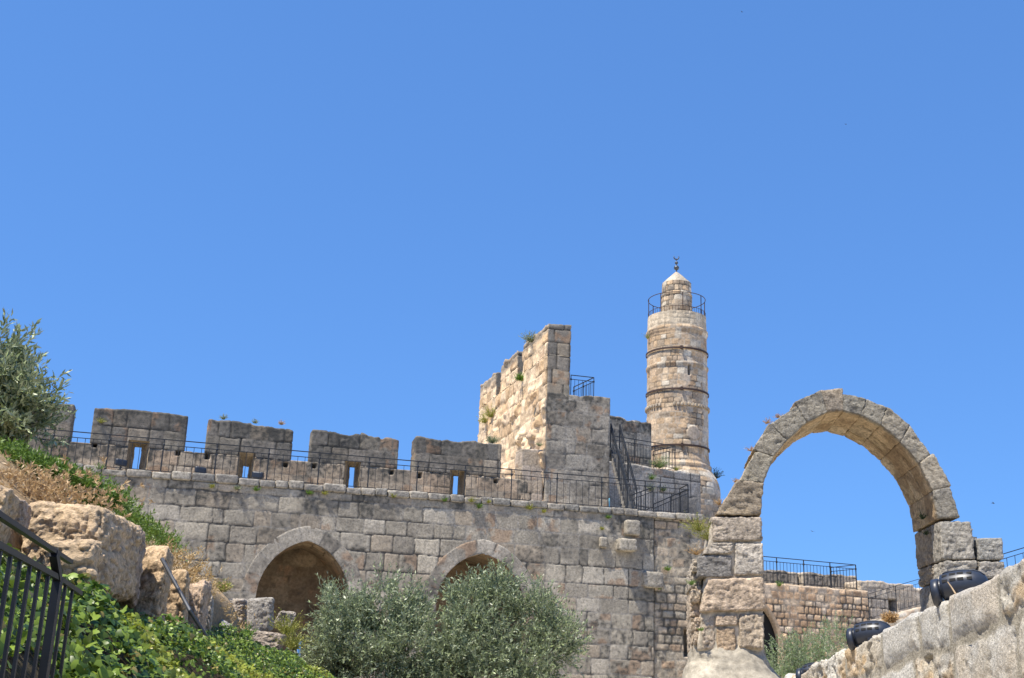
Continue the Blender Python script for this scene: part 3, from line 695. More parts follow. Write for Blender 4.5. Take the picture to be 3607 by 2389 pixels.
# angle of the side facing the camera
TC = math.degrees(math.atan2(-my_, -mx_)) % 360
def ang_at(px): return TC + math.degrees(math.asin(max(-1, min(1, (px-2386)/106.))))
lm = Lay(-1, 20, 0, mz(1100)+1, (.24, .36), (.26, .55), 81)
def rub(p, TH, ZZ, d, c):
    a = (TH*180/PI-TC+540) % 360-180
    # sun's warmth painted into the left side's colour, pale patched stones on the right
    sun_warm = ss(-15, -70, a*1.0) if False else ss(10, 70, -a)
    c[:, :3] = c[:, :3]*(1-sun_warm[:, None]*.35)+np.array((.54, .37, .22))*sun_warm[:, None]*.35
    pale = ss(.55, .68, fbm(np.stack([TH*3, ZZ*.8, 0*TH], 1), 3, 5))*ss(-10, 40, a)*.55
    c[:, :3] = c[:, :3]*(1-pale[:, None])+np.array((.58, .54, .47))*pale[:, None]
    for (px, py, rx, rz, amp) in ((2362, 1318, 16, 22, .06), (2370, 1182, 30, 14, .05), (2345, 1490, 14, 10, .04)):
        a0 = ang_at(px)-TC; dz0 = mz(py); m = np.exp(-(((a-a0)/rx)**2+((ZZ-dz0)/(rz*.014))**2)); d = d-amp*m*(.5+fbm(p*5, 3, 6))
    sl_ = ss(mz(1172), mz(1168), ZZ)[:, None]*.6; c[:, :3] = c[:, :3]*(1-sl_)+np.array((.60, .52, .39))*sl_*(.75+.5*_h((TH*9).astype(int), 0*ZZ.astype(int), 0*ZZ.astype(int), 3))[:, None]
    # round stone disc around a drain hole
    a0 = ang_at(2440)-TC; z0 = mz(1545); rr = np.hypot((a-a0)*PI/180*mr(106), (ZZ-z0)); m = ss(.42, .38, rr) if False else 1-ss(.36, .40, rr)
    d = d*(1-m)+.05*m; c[:, :3] = c[:, :3]*(1-m[:, None])+np.array((.44, .36, .275))*m[:, None]
    return d, c
a1 = ang_at(2428); a2 = ang_at(2286.5); a3 = ang_at(2440)
dents = [(a1-3, a1+2.5, mz(1345), mz(1310), .4), (a2-4, a2+4, mz(1344), mz(1318), .3), (a3-2.6, a3+2.6, mz(1549), mz(1540), .4)]
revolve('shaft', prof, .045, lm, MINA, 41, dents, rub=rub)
# gallery floor
g = MB(); g.lathe([(mr(102), mz(1126)-.1), (mr(102), mz(1126)-.004), (.3, mz(1126))], n=48); g.build('gallery_floor', M_GROUND, mina)
zc_b = mz(1003); cap = [(mz(1130), mr(55)), (mz(1052), mr(54)), (mz(1050), mr(55.5)), (mz(1044), mr(55.5)), (mz(1042), mr(53)), (zc_b, mr(52)), (zc_b+.01, mr(52.5)), (mz(990), mr(39)), (mz(975), mr(23)), (mz(963), mr(8)), (mz(957), .02)]
revolve('lantern', cap[:6], .04, Lay(-1, 8, mz(1140), mz(990)+1, (.25, .33), (.25, .5), 83), dict(MINA, lich=.24, grime=.45), 43)
revolve('cone_cap', cap[5:], .04, Lay(-1, 8, mz(1140), mz(940)+1, (.3, .4), (.3, .6), 84), dict(MINA, pal=[(.47, .41, .32), (.43, .38, .29)], lich=.2, grime=.4, jd=.008), 44)
for py in (1254, 1395, 1588):
    t = MB(); n = 64; rr = mr(107.5); 
    V = []; F = []
    for i in range(n):
        a = 2*PI*i/n
        for (ro, zo) in ((0, -.045), (.035, -.045), (.035, .045), (0, .045)): V.append(((rr+ro)*math.cos(a), (rr+ro)*math.sin(a), mz(py)+zo))
    for i in range(n):
        j = (i+1) % n
        for k in range(4): F.append((i*4+k, j*4+k, j*4+(k+1) % 4, i*4+(k+1) % 4))
    t.add(V, F); t.box((math.cos(math.radians(TC+8))*(rr+.05), math.sin(math.radians(TC+8))*(rr+.05), mz(py)), (.12, .12, .16)); t.build('iron_band', M_RUST, mina)
# dentil course with a broken gap
dn = []; zz = mz(1447)
for i in range(52):
    a = 2*PI*i/52; rel = (math.degrees(a)-TC+540) % 360-180
    if -32 < rel < -12: continue
    RM2 = Matrix.Rotation(a, 3, 'Z'); C8 = box8(mr(104), mr(112), -.07, .07, zz-.09, zz+.09); C8 = np.array([[[tuple(RM2 @ Vector(C8[i_, j_, k_])) for k_ in (0, 1)] for j_ in (0, 1)] for i_ in (0, 1)])
    dn.append(block_arrays(C8, (4, 4, 4), 6, .012, 6, 600+i, (.50, .41, .30), .3, .1, .3))
blocks('dentil_course', dn, M_WARM, mina)
# gallery railing
zg = mz(1128); rg = mr(101); hb = .36; ht = 1.0
def ring(z, r, w, name, arc=None):
    m = MB(); n = 64; m.tube([(r*math.cos(2*PI*i/n), r*math.sin(2*PI*i/n), z) for i in range(n)], w, 6, True); return m.build(name, M_RUST, mina)
htop = mz(1060)-zg
ring(zg+.04, rg, .014, 'gallery_ring'); ring(zg+.32, rg, .014, 'gallery_ring'); ring(zg+htop, rg, .02, 'gallery_ring')
pm = None; bmm = None
for i in range(8):
    a = math.radians(TC+12+45*i)
    if pm is None: m = MB(); m.bar((0, 0, 0), (0, 0, htop), .04); pm = m.build('gallery_post', M_RUST, mina); o = pm
    else: o = pm.copy(); COL.objects.link(o)
    o.location = (rg*math.cos(a), rg*math.sin(a), zg)
for i in range(64):
    a = 2*PI*i/64
    if bmm is None: m = MB(); m.bar((0, 0, .04), (0, 0, .32), .016); bmm = m.build('gallery_baluster', M_RUST, mina); o = bmm
    else: o = bmm.copy(); COL.objects.link(o)
    o.location = (rg*math.cos(a), rg*math.sin(a), zg)
# finial: two balls and a crescent
fz = mz(958); m = MB(); zb1 = mz(944); r1 = mr(9.5); zb2_ = mz(926.5); r2 = mr(6)
pf = [(.03, fz-.05), (.03, zb1-r1)] + [(max(.02, r1*math.sin(t)), zb1-r1*math.cos(t)) for t in np.linspace(.2, PI-.2, 10)] + [(.02, zb1+r1)] + [(max(.02, r2*math.sin(t)), zb2_-r2*math.cos(t)) for t in np.linspace(.2, PI-.2, 8)] + [(.016, zb2_+r2), (.014, mz(915))]
m.lathe(pf, n=16); m.build('finial_balls', M_LEAD, mina, True)
m = MB(); rc = mr(9.0); zc2 = mz(906); m.tube([(rc*math.sin(t), 0, zc2-rc*math.cos(t)) for t in np.linspace(-2.15, 2.15, 22)], [.012+.03*math.cos(t/2.15*PI/2) for t in np.linspace(-2.15, 2.15, 22)], 8); m.build('crescent', M_LEAD, mina, True)

# ================================================================== FAR WALL ON THE RIGHT, seen through the arch
FF = Frame(66, at(2870, 2150, 48))
FF.O[2] = 0
f0 = FF.px(2560, 2100)[0]; f1 = FF.px(3062, 2120)[0]; zf = float(np.mean([FF.px(2700, 2048)[1], FF.px(3055, 2080)[1]]))
far = thing('garden_building', 'sunlit golden stone building with a pointed doorway, seen through the freestanding arch', 'building', FF.O, FF.th)
lf_ = Lay(f0, f1+2, 0, zf+1, (.22, .33), (.24, .48), 91)
dxc = FF.px(2662, 2250)[0]; dhw = FF.px(2748, 2250)[0]-dxc; dza = FF.px(2662, 2110)[1]; dzs = FF.px(2700, 2290)[1]
def keepd(ctr, C):
    c = np.array(arch_curve(dhw, dzs, dza)); zt = np.interp(ctr[:, 0]-dxc, c[:, 0], c[:, 1], left=-1, right=-1)
    return ~((C == 0) & (ctr[:, 2] < zt))
wx0 = FF.px(2883, 2290)[0]; wx1 = FF.px(2905, 2290)[0]
sbox('front_wall', f0, f1, 0, 1.2, 0, zf, .045, lf_, FARW, M_WARM, far, 51, .03, keep=keepd, skip=(1, 5), offs=(700, 0, 0), pits=[(wx0, wx1, FF.px(2890, 2340)[1]-.3, FF.px(2890, 2275)[1], .5)])
# door: smooth jamb ring and a near-black board painted as the passage's shade
cu = np.array(arch_curve(dhw, dzs, dza)); V = []; F = []; Cc = []
ex = np.vstack([[(cu[0][0], 0.05)], cu, [(cu[-1][0], 0.05)]]); m_ = len(ex)
for (grow, y) in ((.17, -.02), (.0, -.02), (.0, .22)):
    for i, (x, z) in enumerate(ex):
        cdir = np.array([x, max(z-dzs, 0)]); l_ = np.linalg.norm(cdir)+1e-6; V.append((dxc+x+cdir[0]/l_*grow, y, z+cdir[1]/l_*grow)); Cc.append((.46, .35, .24, .08))
for r0 in range(2):
    for i in range(m_-1): A = r0*m_+i; F.append((A, A+1, A+m_+1, A+m_))
mesh_np('door_surround', V, F, M_WARM, far, np.array(Cc))
dd_ = MB(); dd_.box((dxc, .3, dza/2), (dhw*2.4, .05, dza+.2)); dd_.build('doorway_shade_board', M_DARK, far)
# roof-edge merlons
zm2 = []
for (xl, xr, y, yo) in ((2600, 2812, 2000, 2.2), (2826, 3022, 2018, 2.0)):
    a = FF.px(xl, y, yo)[0]; b = FF.px(xr, y, yo)[0]; z = FF.px((xl+xr)/2, y, yo)[1]
    sbox('roof_merlon', a, b, yo, yo+.6, zf-.2, z, .06, Lay(a-1, b+1, zf-.3, z+1, (.4, .55), (.5, .9), 93), dict(MID, pal=[(.42, .36, .29), (.46, .39, .30)], grime=.3), M_WALL, far, 53, .08, offs=(720, 0, 0), lichtop=.1)
g = MB(); g.box(((f0+f1)/2, 2.0, zf-.22), (f1-f0-.1, 3.0, .3)); g.build('roof_terrace', M_GROUND, far)
ra_ = FF.pt(FF.px(2640, 2040, .2)[0], .2, zf-.05); rb2 = FF.pt(FF.px(3018, 2078, .2)[0], .2, zf-.05); hr2 = FF.px(2848, 1975, .2)[1]-zf+.05
print('far rail h', hr2, 'zf', zf, 'door', dxc, dhw, dza, dzs)
railing('terrace_railing', 'dark iron railing on top of the golden building, framed by the freestanding arch', [ra_, rb2, rb2+FF.y*1.6], hr2, 1.35, 7, M_IRON, post=.045)
# lower turret further right with a ramp wall and railing
GF = Frame(66, at(3140, 2100, 51)); GF.O[2] = 0
a = GF.px(3030, 2080)[0]; b = GF.px(3222, 2080)[0]; zt2 = float(np.mean([GF.px(3080, 2042)[1], GF.px(3210, 2056)[1]]))
tur = thing('corner_turret', 'small square ochre stone turret behind the slanting ramp railing, right of the golden building', 'building', GF.O, GF.th)
wpx = GF.px(3145, 2130)
sbox('turret_wall', a, b, 0, 2.5, 0, zt2, .05, Lay(a-3, b+3, 0, zt2+1, (.35, .5), (.4, .8), 95), dict(FARW, pal=[(.50, .42, .32), (.44, .37, .29)], jd=.02, jw=.03), M_WALL, tur, 55, .1, offs=(740, 0, 0), lichtop=.2, pits=[(wpx[0]-.22, wpx[0]+.22, wpx[1]-.25, wpx[1]+.22, .4)])
sbox('turret_wing', GF.px(3232, 2060)[0], GF.px(3300, 2060)[0], .8, 2.5, 0, GF.px(3245, 2062)[1], .06, Lay(a-3, b+6, 0, zt2+1, (.35, .5), (.4, .8), 96), dict(FARW, pal=[(.50, .42, .32)]), M_WALL, tur, 56, .06, offs=(740, 0, 0))
HF = Frame(100, at(3150, 2170, 46)); HF.O[2] = 0
h0, zh0 = HF.px(3055, 2185); h1, zh1 = HF.px(3260, 2130)
ramp = thing('ramp_wall', 'pale low stone ramp wall rising to the right below the slanting railing', 'wall', HF.O, HF.th)
def rw(q): q = q.copy(); k = ss(1.0, zh0, q[:, 2]); q[:, 2] += k*(q[:, 0]-h0)/(h1-h0)*(zh1-zh0); return q
sbox('ramp_masonry', h0, h1, 0, .5, 0, zh0, .05, Lay(h0-1, h1+1, 0, zh0+1, (.18, .3), (.3, .6), 97), dict(FARW, pal=[(.55, .50, .42), (.50, .43, .34), (.58, .52, .42)]), M_WARM, ramp, 57, .02, warp=rw, offs=(760, 0, 0))
railing('ramp_railing', 'dark iron railing slanting up to the right in front of the ochre turret', [HF.pt(HF.px(3062, 2180, .2)[0], .2, zh0-.02), HF.pt(h1, .2, zh1)], 1.05, 1.0, 6, M_IRON, post=.03, rail=.02, bal=.010)
# a railing far right, glimpsed between the arch and the near wall
kf0 = at(3525, 2065, 40); kf1 = at(3640, 2030, 40)
railing('upper_railing', 'thin iron railing against the sky right of the freestanding arch', [kf0, kf1], 1.05, 1.4, 3, M_IRON, post=.04)
tb = MB(); ctr_ = (kf0+kf1)/2; tb.box((ctr_[0]+.6, 40.6, ctr_[2]/2-.03), (3.2, 1.6, ctr_[2]-.06)); 
obj_t = tb.build('terrace_block', M_GROUND); tag(obj_t, 'plain stone terrace under the far right railing, behind the near wall', 'terrace')

# ================================================================== FREESTANDING ARCH
AF = Frame(96.5, at(2940, 1800, 16)); AF.O[2] = 0
TH_ = 1.5
arch = thing('stone_arch', 'freestanding ruined round arch of big rough limestone blocks against the sky', 'arch', AF.O, AF.th)
def quad_block(pts, d0, d1, seed, n=(14, 16, 14), **k):
    """pts: four photo pixels (lower-left, lower-right, upper-right, upper-left) on the arch's front plane; built from depth d0 to d1"""
    p = [AF.px(*q) for q in pts]; C8 = np.zeros((2, 2, 2, 3))
    for j, d in enumerate((d0, d1)):
        C8[0, j, 0] = (p[0][0], d, p[0][1]); C8[1, j, 0] = (p[1][0], d, p[1][1]); C8[1, j, 1] = (p[2][0], d, p[2][1]); C8[0, j, 1] = (p[3][0], d, p[3][1])
    return block_arrays(C8, n, seed=seed, **k)
J = [((2524, 1812), (2682, 1816)), ((2597, 1690), (2690, 1700)), ((2652, 1585), (2726, 1608)), ((2712, 1493), (2774, 1552)), ((2800, 1420), (2843, 1487)), ((2893, 1388), (2916, 1451)), ((2968, 1384), (2972, 1447)),
     ((3053, 1406), (3033, 1462)), ((3122, 1438), (3102, 1497)), ((3205, 1500), (3173, 1556)), ((3285, 1597), (3238, 1632)), ((3346, 1715), (3286, 1728)), ((3386, 1822), (3305, 1828))]
cols = [(.48, .40, .30), (.46, .43, .36), (.37, .35, .31), (.35, .335, .30), (.37, .35, .31), (.44, .38, .31), (.33, .32, .29), (.35, .335, .30), (.37, .345, .30), (.40, .375, .33), (.44, .405, .35), (.33, .315, .285)]
cols = [tuple(k_*x for k_, x in zip((.98, .93, .83), c_)) for c_ in cols]
bump_out = [0, -8, 6, -6, 12, 18, 4, -3, 9, -4, 10, 2]; jo = np.random.default_rng(77).uniform(-6, 6, (12, 2))
vs = []
for i in range(len(J)-1):
    (oa, ia), (ob, ib) = J[i], J[i+1]
    # left half goes up: lower joint = a; keep a thin gap
    def mixp(p, q, t): return (p[0]+(q[0]-p[0])*t, p[1]+(q[1]-p[1])*t)
    A_o, B_o = mixp(oa, ob, -.008), mixp(ob, oa, -.008); A_i, B_i = mixp(ia, ib, -.008), mixp(ib, ia, -.008)
    cx0 = np.array((2960, 1850)); 
    e = bump_out[i]
    A_o = tuple(np.array(A_o)+(np.array(A_o)-cx0)/np.linalg.norm(np.array(A_o)-cx0)*(e*.6+jo[i, 0])); B_o = tuple(np.array(B_o)+(np.array(B_o)-cx0)/np.linalg.norm(np.array(B_o)-cx0)*(e+jo[i, 1]))
    # several stones across the thickness, so the soffit shows joints
    cuts = [0, TH_*(.36+.18*((i*7) % 3-1)*.5), TH_*(.72 if i % 2 else .66), TH_]
    for c in range(3):
        kk = dict(rough=.019 if i else .03, rf=7.5, p=48., lich=.2 if c == 0 else .02, grime=.42 if c == 0 else .12, var=.25)
        colr = cols[i] if c == 0 else [(.60, .46, .28), (.56, .42, .26), (.63, .50, .33)][(i+c) % 3]
        blk = quad_block([A_i, B_i, B_o, A_o], cuts[c]+(.004 if c else 0), cuts[c+1]-.006, 700+i*3+c, n=(18, 10, 18), col=colr, **kk)
        if c == 0:
            # only the weathered front is grey: the soffit keeps the golden limestone
            v, f, cc = blk; dep = ss(.03, .16, v[:, 1]); soff = dep[:, None]
            cc[:, :3] = cc[:, :3]*(1-soff)+np.array((.60, .46, .29))*(.75+.5*fbm(v*6, 3, 5))[:, None]*soff; cc[:, 3] *= (1-dep)
            sk = (ss(.52, .64, fbm(v*np.array([3., 3., 3.])+3, 4, 9))*dep*.6)[:, None]; cc[:, :3] = cc[:, :3]*(1-sk)+np.array((.26, .17, .09))*sk
            blk = (v, f, cc)
        if c: v, f, cc = blk; sk = (ss(.52, .64, fbm(v*3+3, 4, 9))*.6)[:, None]; cc[:, :3] = cc[:, :3]*(1-sk)+np.array((.26, .17, .09))*sk
        vs.append(blk)
blocks('arch_ring', vs, M_ROCK, arch)
# left pier
LP = [([(2510, 1908), (2688, 1906), (2686, 1818), (2504, 1818)], (.46, .41, .34), .030, 0, 1.1),
      ([(2475, 1952), (2580, 1950), (2584, 1911), (2500, 1911)], (.50, .46, .39), .035, 0, 1.0),
      ([(2586, 2028), (2692, 2026), (2690, 1910), (2588, 1911)], (.52, .49, .43), .030, .0, 1.1),
      ([(2455, 2034), (2582, 2032), (2580, 1954), (2458, 1956)], (.27, .265, .25), .028, .02, 1.0),
      ([(2462, 2158), (2697, 2152), (2694, 2032), (2492, 2038)], (.56, .46, .35), .045, -.03, 1.1),
      ([(2478, 2288), (2520, 2290), (2518, 2170), (2470, 2168)], (.50, .43, .34), .045, .05, .95),
      ([(2520, 2205), (2600, 2203), (2598, 2166), (2521, 2168)], (.54, .44, .33), .02, .0, 1.0),
      ([(2523, 2292), (2595, 2296), (2590, 2210), (2525, 2210)], (.50, .39, .27), .022, .02, 1.0),
      ([(2604, 2284), (2692, 2290), (2695, 2160), (2602, 2162)], (.54, .46, .35), .035, .0, 1.1),
      ([(2430, 2070), (2478, 2072), (2482, 1985), (2436, 1985)], (.46, .42, .35), .06, .35, 1.05),
      ([(2432, 2170), (2476, 2172), (2488, 2060), (2436, 2066)], (.54, .46, .36), .06, .3, 1.05),
      ([(2436, 2290), (2480, 2292), (2482, 2168), (2434, 2165)], (.50, .43, .34), .06, .3, 1.05)]
LP += [([(2440, 2010), (2470, 2012), (2474, 1965), (2446, 1962)], (.50, .45, .36), .05, .2, 1.0), ([(2434, 2120), (2468, 2122), (2472, 2075), (2438, 2072)], (.55, .47, .36), .05, .22, 1.0), ([(2450, 2215), (2486, 2218), (2490, 2172), (2448, 2170)], (.56, .46, .35), .05, .1, 1.0), ([(2446, 2270), (2476, 2272), (2480, 2225), (2444, 2222)], (.52, .44, .34), .05, .12, 1.0), ([(2492, 1950), (2530, 1950), (2540, 1905), (2512, 1900)], (.50, .45, .37), .05, .5, 1.1)]
LP = [(q, tuple(np.array(c)*np.array((1.12, 1.06, 1.0))), r, d0, d1*TH_/1.1) for (q, c, r, d0, d1) in LP]
blocks('left_pier', [quad_block(q, d0, d1, 760+i*5, n=(30, 20, 26), col=c, rough=r*.62, rf=9, p=22, lich=.08, grime=.1, var=.3) for i, (q, c, r, d0, d1) in enumerate(LP)], M_ROCK, arch)
core = [quad_block([(2452, 2300), (2692, 2298), (2684, 1830), (2505, 1835)], .055, TH_-.06, 799, n=(26, 14, 44), col=(.54, .465, .355), rough=.018, rf=6, p=20, lich=.05, grime=.2)]
blocks('left_pier_core', core, M_CEM, arch)
# cement plinth flaring out below the left pier
pl_ = [((2446, 2264), (2694, 2262), -.05), ((2440, 2300), (2702, 2296), -.01), ((2432, 2338), (2720, 2330), .04), ((2414, 2392), (2778, 2392), .20), ((2390, 2500), (2835, 2500), .45)]
V = []; nl = len(pl_); nn = 64
from math import copysign
for (l, r, e) in pl_:
    a = AF.px(*l); b = AF.px(*r); cxm = (a[0]+b[0])/2; hwid = (b[0]-a[0])/2; z = (a[1]+b[1])/2
    for k in range(nn):
        t = 2*PI*k/nn; c_, s_ = math.cos(t), math.sin(t)
        V.append((cxm+hwid*copysign(abs(c_)**.55, c_), TH_/2+(TH_/2+e)*copysign(abs(s_)**.55, s_), z))
zb3 = 0.0
for k in range(nn): v = V[(nl-1)*nn+k]; V.append((v[0], v[1], 0.0))
nl += 1; V = np.array(V)
# refine vertically
Vr = []; 
for i in range(nl-1):
    for s_ in np.linspace(0, 1, 8, endpoint=False): Vr.append(V[i*nn:(i+1)*nn]*(1-s_)+V[(i+1)*nn:(i+2)*nn]*s_)
Vr.append(V[(nl-1)*nn:]); rows = len(Vr); Vr = np.vstack(Vr)
Vr[:, 2] += (fbm(Vr*6, 3, 8)-.5)*.12*(Vr[:, 2] > .3)
Vr[:, :2] += (np.stack([fbm(Vr*7, 4, 11), fbm(Vr*7, 4, 12)], 1)-.5)*.10
Vr[:, :2] += (np.stack([fbm(Vr*2.2, 4, 1), fbm(Vr*2.2, 4, 2)], 1)-.5)*.2
top_c = Vr[:nn].mean(0)+np.array([0, 0, .02]); Vr = np.vstack([Vr, top_c])
F = [(i*nn+k, (i+1)*nn+k, (i+1)*nn+(k+1) % nn, i*nn+(k+1) % nn) for i in range(rows-1) for k in range(nn)] + [(k, (k+1) % nn, len(Vr)-1) for k in range(nn)]
cc = np.array((.36, .32, .25))*(.3+1.4*fbm(Vr*2.2, 5, 6, .6))[:, None]
mesh_np('cement_plinth', Vr, F, M_CEM, arch, np.hstack([cc, .05+.35*(fbm(Vr*np.array([3., 3., .8]), 4, 61)-.35)[:, None]]))
# right pier
RP = [([(3322, 1972), (3438, 1970), (3424, 1836), (3308, 1834)], (.47, .43, .36), .035, 0, .55),
      ([(3446, 1974), (3540, 1972), (3532, 1893), (3443, 1896)], (.42, .40, .35), .025, .0, .9),
      ([(3400, 1895), (3450, 1895), (3462, 1846), (3410, 1848)], (.36, .34, .31), .03, .45, 1.0),
      ([(3420, 1895), (3472, 1895), (3470, 1878), (3420, 1880)], (.36, .34, .31), .03, .35, 1.0),
      ([(3322, 2040), (3445, 2040), (3442, 1975), (3324, 1975)], (.48, .44, .37), .04, 0, .55),
      ([(3448, 2040), (3545, 2040), (3541, 1976), (3446, 1977)], (.44, .40, .34), .035, 0, .9),
      ([(3310, 2240), (3560, 2240), (3546, 2042), (3322, 2042)], (.48, .43, .35), .04, 0, 1.0),
      ([(3322, 1972), (3400, 1970), (3390, 1836), (3308, 1834)], (.48, .39, .28), .05, .56, TH_+.02),
      ([(3325, 2040), (3420, 2040), (3400, 1975), (3318, 1975)], (.46, .38, .28), .06, .56, TH_-.05),
      ([(3330, 2240), (3440, 2240), (3420, 2042), (3330, 2042)], (.46, .38, .28), .06, .5, TH_-.02)]
RP = [(q, c, r, d0, (d1 if d1 >= TH_-.1 or d1 == .55 else d1*1.3)) for (q, c, r, d0, d1) in RP]
blocks('right_pier', [quad_block(q, d0, d1, 860+i*5, n=(28, 22, 26), col=c, rough=r*.62, rf=9., p=22, lich=.08, grime=.22, var=.25) for i, (q, c, r, d0, d1) in enumerate(RP)], M_ROCK, arch)
fz_ = AF.px(3430, 2236)[1]; xa_ = AF.px(3305, 2240)[0]; xb_ = AF.px(3565, 2240)[0]
blocks('right_pier_footing', [block_arrays(box8(xa_, xb_, -.05, TH_, 0, fz_), (16, 12, 16), 12, .04, 4, 990, (.48, .43, .35))], M_ROCK, arch)

# ================================================================== NEAR WALL ON THE RIGHT WITH FLOODLIGHTS
NX = 3.55
near = thing('near_wall', 'bright rough limestone retaining wall in the right foreground sloping down to the left', 'wall', (NX, 6.2, 0))
_tp = [on_plane(x, y, (NX-.06, 0, 0), np.array([1., 0, 0])) for x, y in ((3640, 1930), (3600, 1950), (3552, 1986), (3546, 2004), (3485, 2018), (3461, 2046), (3413, 2073), (3358, 2097), (3293, 2125), (3252, 2147), (3178, 2175), (3130, 2212), (3056, 2238), (2992, 2275), (2950, 2297), (2854, 2339), (2796, 2384))]
_ty = np.array([t[1] for t in _tp]); _tz = np.array([t[2] for t in _tp]); _o = np.argsort(_ty); _ty = _ty[_o]; _tz = _tz[_o]
def topz(y): return np.interp(y, _ty, _tz)           # height of the wall top against the distance from the camera
# local: x is into the wall (away from the courtyard), y along it
res = .018; LNG = 8.4; HW = 2.6
ny = int(LNG/res); nz = int(HW/res); nx = 26
IV, F, C = lattice(nx, ny, nz, (5, 3)); T = IV/np.array([nx, ny, nz], float)
p = np.stack([T[:, 0]*.62, T[:, 1]*LNG, T[:, 2]*HW], 1)
LN = Lay(-1, LNG+2, 0, HW+2, (.7, .95), (.62, 1.25), 107)
fl = IV[:, 0] == 0; tpn = IV[:, 2] == nz; ends_ = (IV[:, 1] == 0) | (IV[:, 1] == ny)
ww = (fbm(p*1.6, 3, 3)-.5)*.16; w2 = (fbm(p*1.6, 3, 4)-.5)*.14
ii, dd = LN.q(p[:, 1]+ww, np.where(tpn & ~fl, HW-.05, p[:, 2])+w2+.25); R = LN.R[ii]
dj = dd+.05*(fbm(p*9, 3, 2)-.5); e = ss(.022, .05, dj)
f1_ = fbm(p*3, 4, 7, .5)-.5; f3_ = fbm(p*np.array([24., 24., 20.]), 3, 65, .6)-.5; f4_ = fbm(p*9, 4, 66, .6)-.5; pitn = fbm(p*np.array([10., 10., 8.]), 3, 11)
rough_ = ss(.22, .5, R[:, 1]); hole = ss(.63, .70, pitn)*rough_
d = e*(.006+.03*R[:, 2]*ss(.02, .12, dj)) + e*(.03*f1_ + (.15+.85*rough_)*(.075*f4_+.04*f3_) - .05*hole) + (1-e)*(.01*f3_)
pal = np.array([(.62, .545, .42), (.60, .48, .33), (.64, .59, .49), (.56, .49, .38)])
c = pal[(R[:, 3]*4).astype(int) % 4]*(.78+.44*fbm(p*7, 4, 12))[:, None]
wt = ss(.45, .60, fbm(p*4.2, 4, 15))[:, None]; c = c*(1-wt*.6)+np.array((.70, .67, .60))*wt*.6
oc = (ss(.50, .64, fbm(p*4.6, 4, 17))*rough_)[:, None]*.7; c = c*(1-oc)+np.array((.60, .41, .21))*oc
gy = (ss(.52, .66, fbm(p*5.5, 4, 18)))[:, None]*.5; c = c*(1-gy)+np.array((.36, .34, .30))*gy
sm_ = (1-rough_)[:, None]*.55; c = c*(1-sm_)+np.array((.58, .56, .51))*sm_
mort = np.array((.40, .36, .285))*(.7+.6*fbm(p*12, 4, 19))[:, None]
c = c*e[:, None]+mort*(1-e[:, None])
n = np.zeros_like(p); n[fl] += (-1, 0, 0); n[tpn] += (0, 0, 1)
d = d-np.where(fl & tpn, .05*fbm(p*3, 3, 2), 0)
q = p+n*d[:, None]; k = T[:, 2]**3; tz = topz(p[:, 1]+6.2)
q[:, 2] = q[:, 2] + (tz-HW) + .05*(fbm(p*3.2, 4, 23)-.5)*ss(.8, 1, T[:, 2])
pit_shade = .10+.35*(fbm(p*2.2, 3, 27)-.42)  # dark specks painted as the shade of small pits
mesh_np('wall_body', q, F, M_NEAR, near, np.hstack([c, pit_shade[:, None]]), False)

def make_floodlight(label):
    t = thing('floodlight', label, 'floodlight', (0, 0, 0), 0, 'domed floodlights along the near wall')
    R0 = .17
    body = [(.145, -.235), (.158, -.20), (.172, -.12), (.176, -.02), (.17, .06), (.152, .14), (.122, .20), (.08, .245), (.03, .265), (.005, .268)]
    m = MB(); m.lathe(body, 'x', 40); m.build('body', M_BLACK, t, True)
    m = MB(); m.lathe([(.10, -.27), (.10, -.23)], 'x', 32); m.build('neck', M_BLACK, t)
    m = MB(); m.lathe([(.145, -.345), (.158, -.34), (.162, -.275), (.148, -.258), (.05, -.255)], 'x', 40, (0, 0, -.05)); m.build('front_rim', M_BLACK, t, True)
    m = MB(); m.lathe([(.14, -.352), (.001, -.35)], 'x', 32, (0, 0, -.05)); m.build('lens', M_GLASS, t)
    m = MB()
    for i in range(5):      # cooling ridges along the crown
        a = math.radians(90+(i-2)*9); m.tube([(x, (r+.004)*math.cos(a), (r+.004)*math.sin(a)) for r, x in body[1:-2]], .005, 6)
    m.build('crown_ridge', M_BLACK, t, True)
    for row, el in enumerate((47, 20)):     # two rows of slots round the side facing the camera
        for sx in (-.17, -.085, .0, .09):
            r = float(np.interp(sx, [b for a, b in body], [a for a, b in body])); a = math.radians(180+90-el+90-180)
            a = math.radians(180-el)      # towards -y and up
            cy, cz_ = math.cos(a)*(r-.001), math.sin(a)*(r-.001)
            rot = Matrix.Rotation(a, 3, 'X')
            s = MB(); s.box((sx, cy, cz_), (.066, .010, .033), rot); s.build('vent_slot', M_DARK, t)
    m = MB(); m.box((-.02, 0, -.20), (.10, .30, .03)); m.box((-.02, -.16, -.12), (.06, .012, .16)); m.box((-.02, .16, -.12), (.06, .012, .16)); m.build('bracket', M_BLACK, t)
    return t
def place_flood(t, px, py, Y, sc=1.0, rz=-0.56):
    p = at(px, py, Y); t.location = Vector(p); t.rotation_euler = (0, math.radians(-7), rz); t.scale = (sc, sc, sc)
fl1 = make_floodlight('largest black domed floodlight, on the near wall at the foot of the arch')
fl2 = copy_tree(fl1); fl2['label'] = 'middle-sized black domed floodlight on the near wall, above the small olive bush'
fl3 = copy_tree(fl1); fl3['label'] = 'farthest black floodlight, mostly hidden at the low end of the near wall'
for f_, px_, py_ in ((fl1, 3396, 2062), (fl2, 3076, 2232), (fl3, 2884, 2372)):
    Yf = float(on_plane(px_, py_, (NX+.17, 0, 0), np.array([1., 0, 0]))[1]); place_flood(f_, px_, py_, Yf, .71)
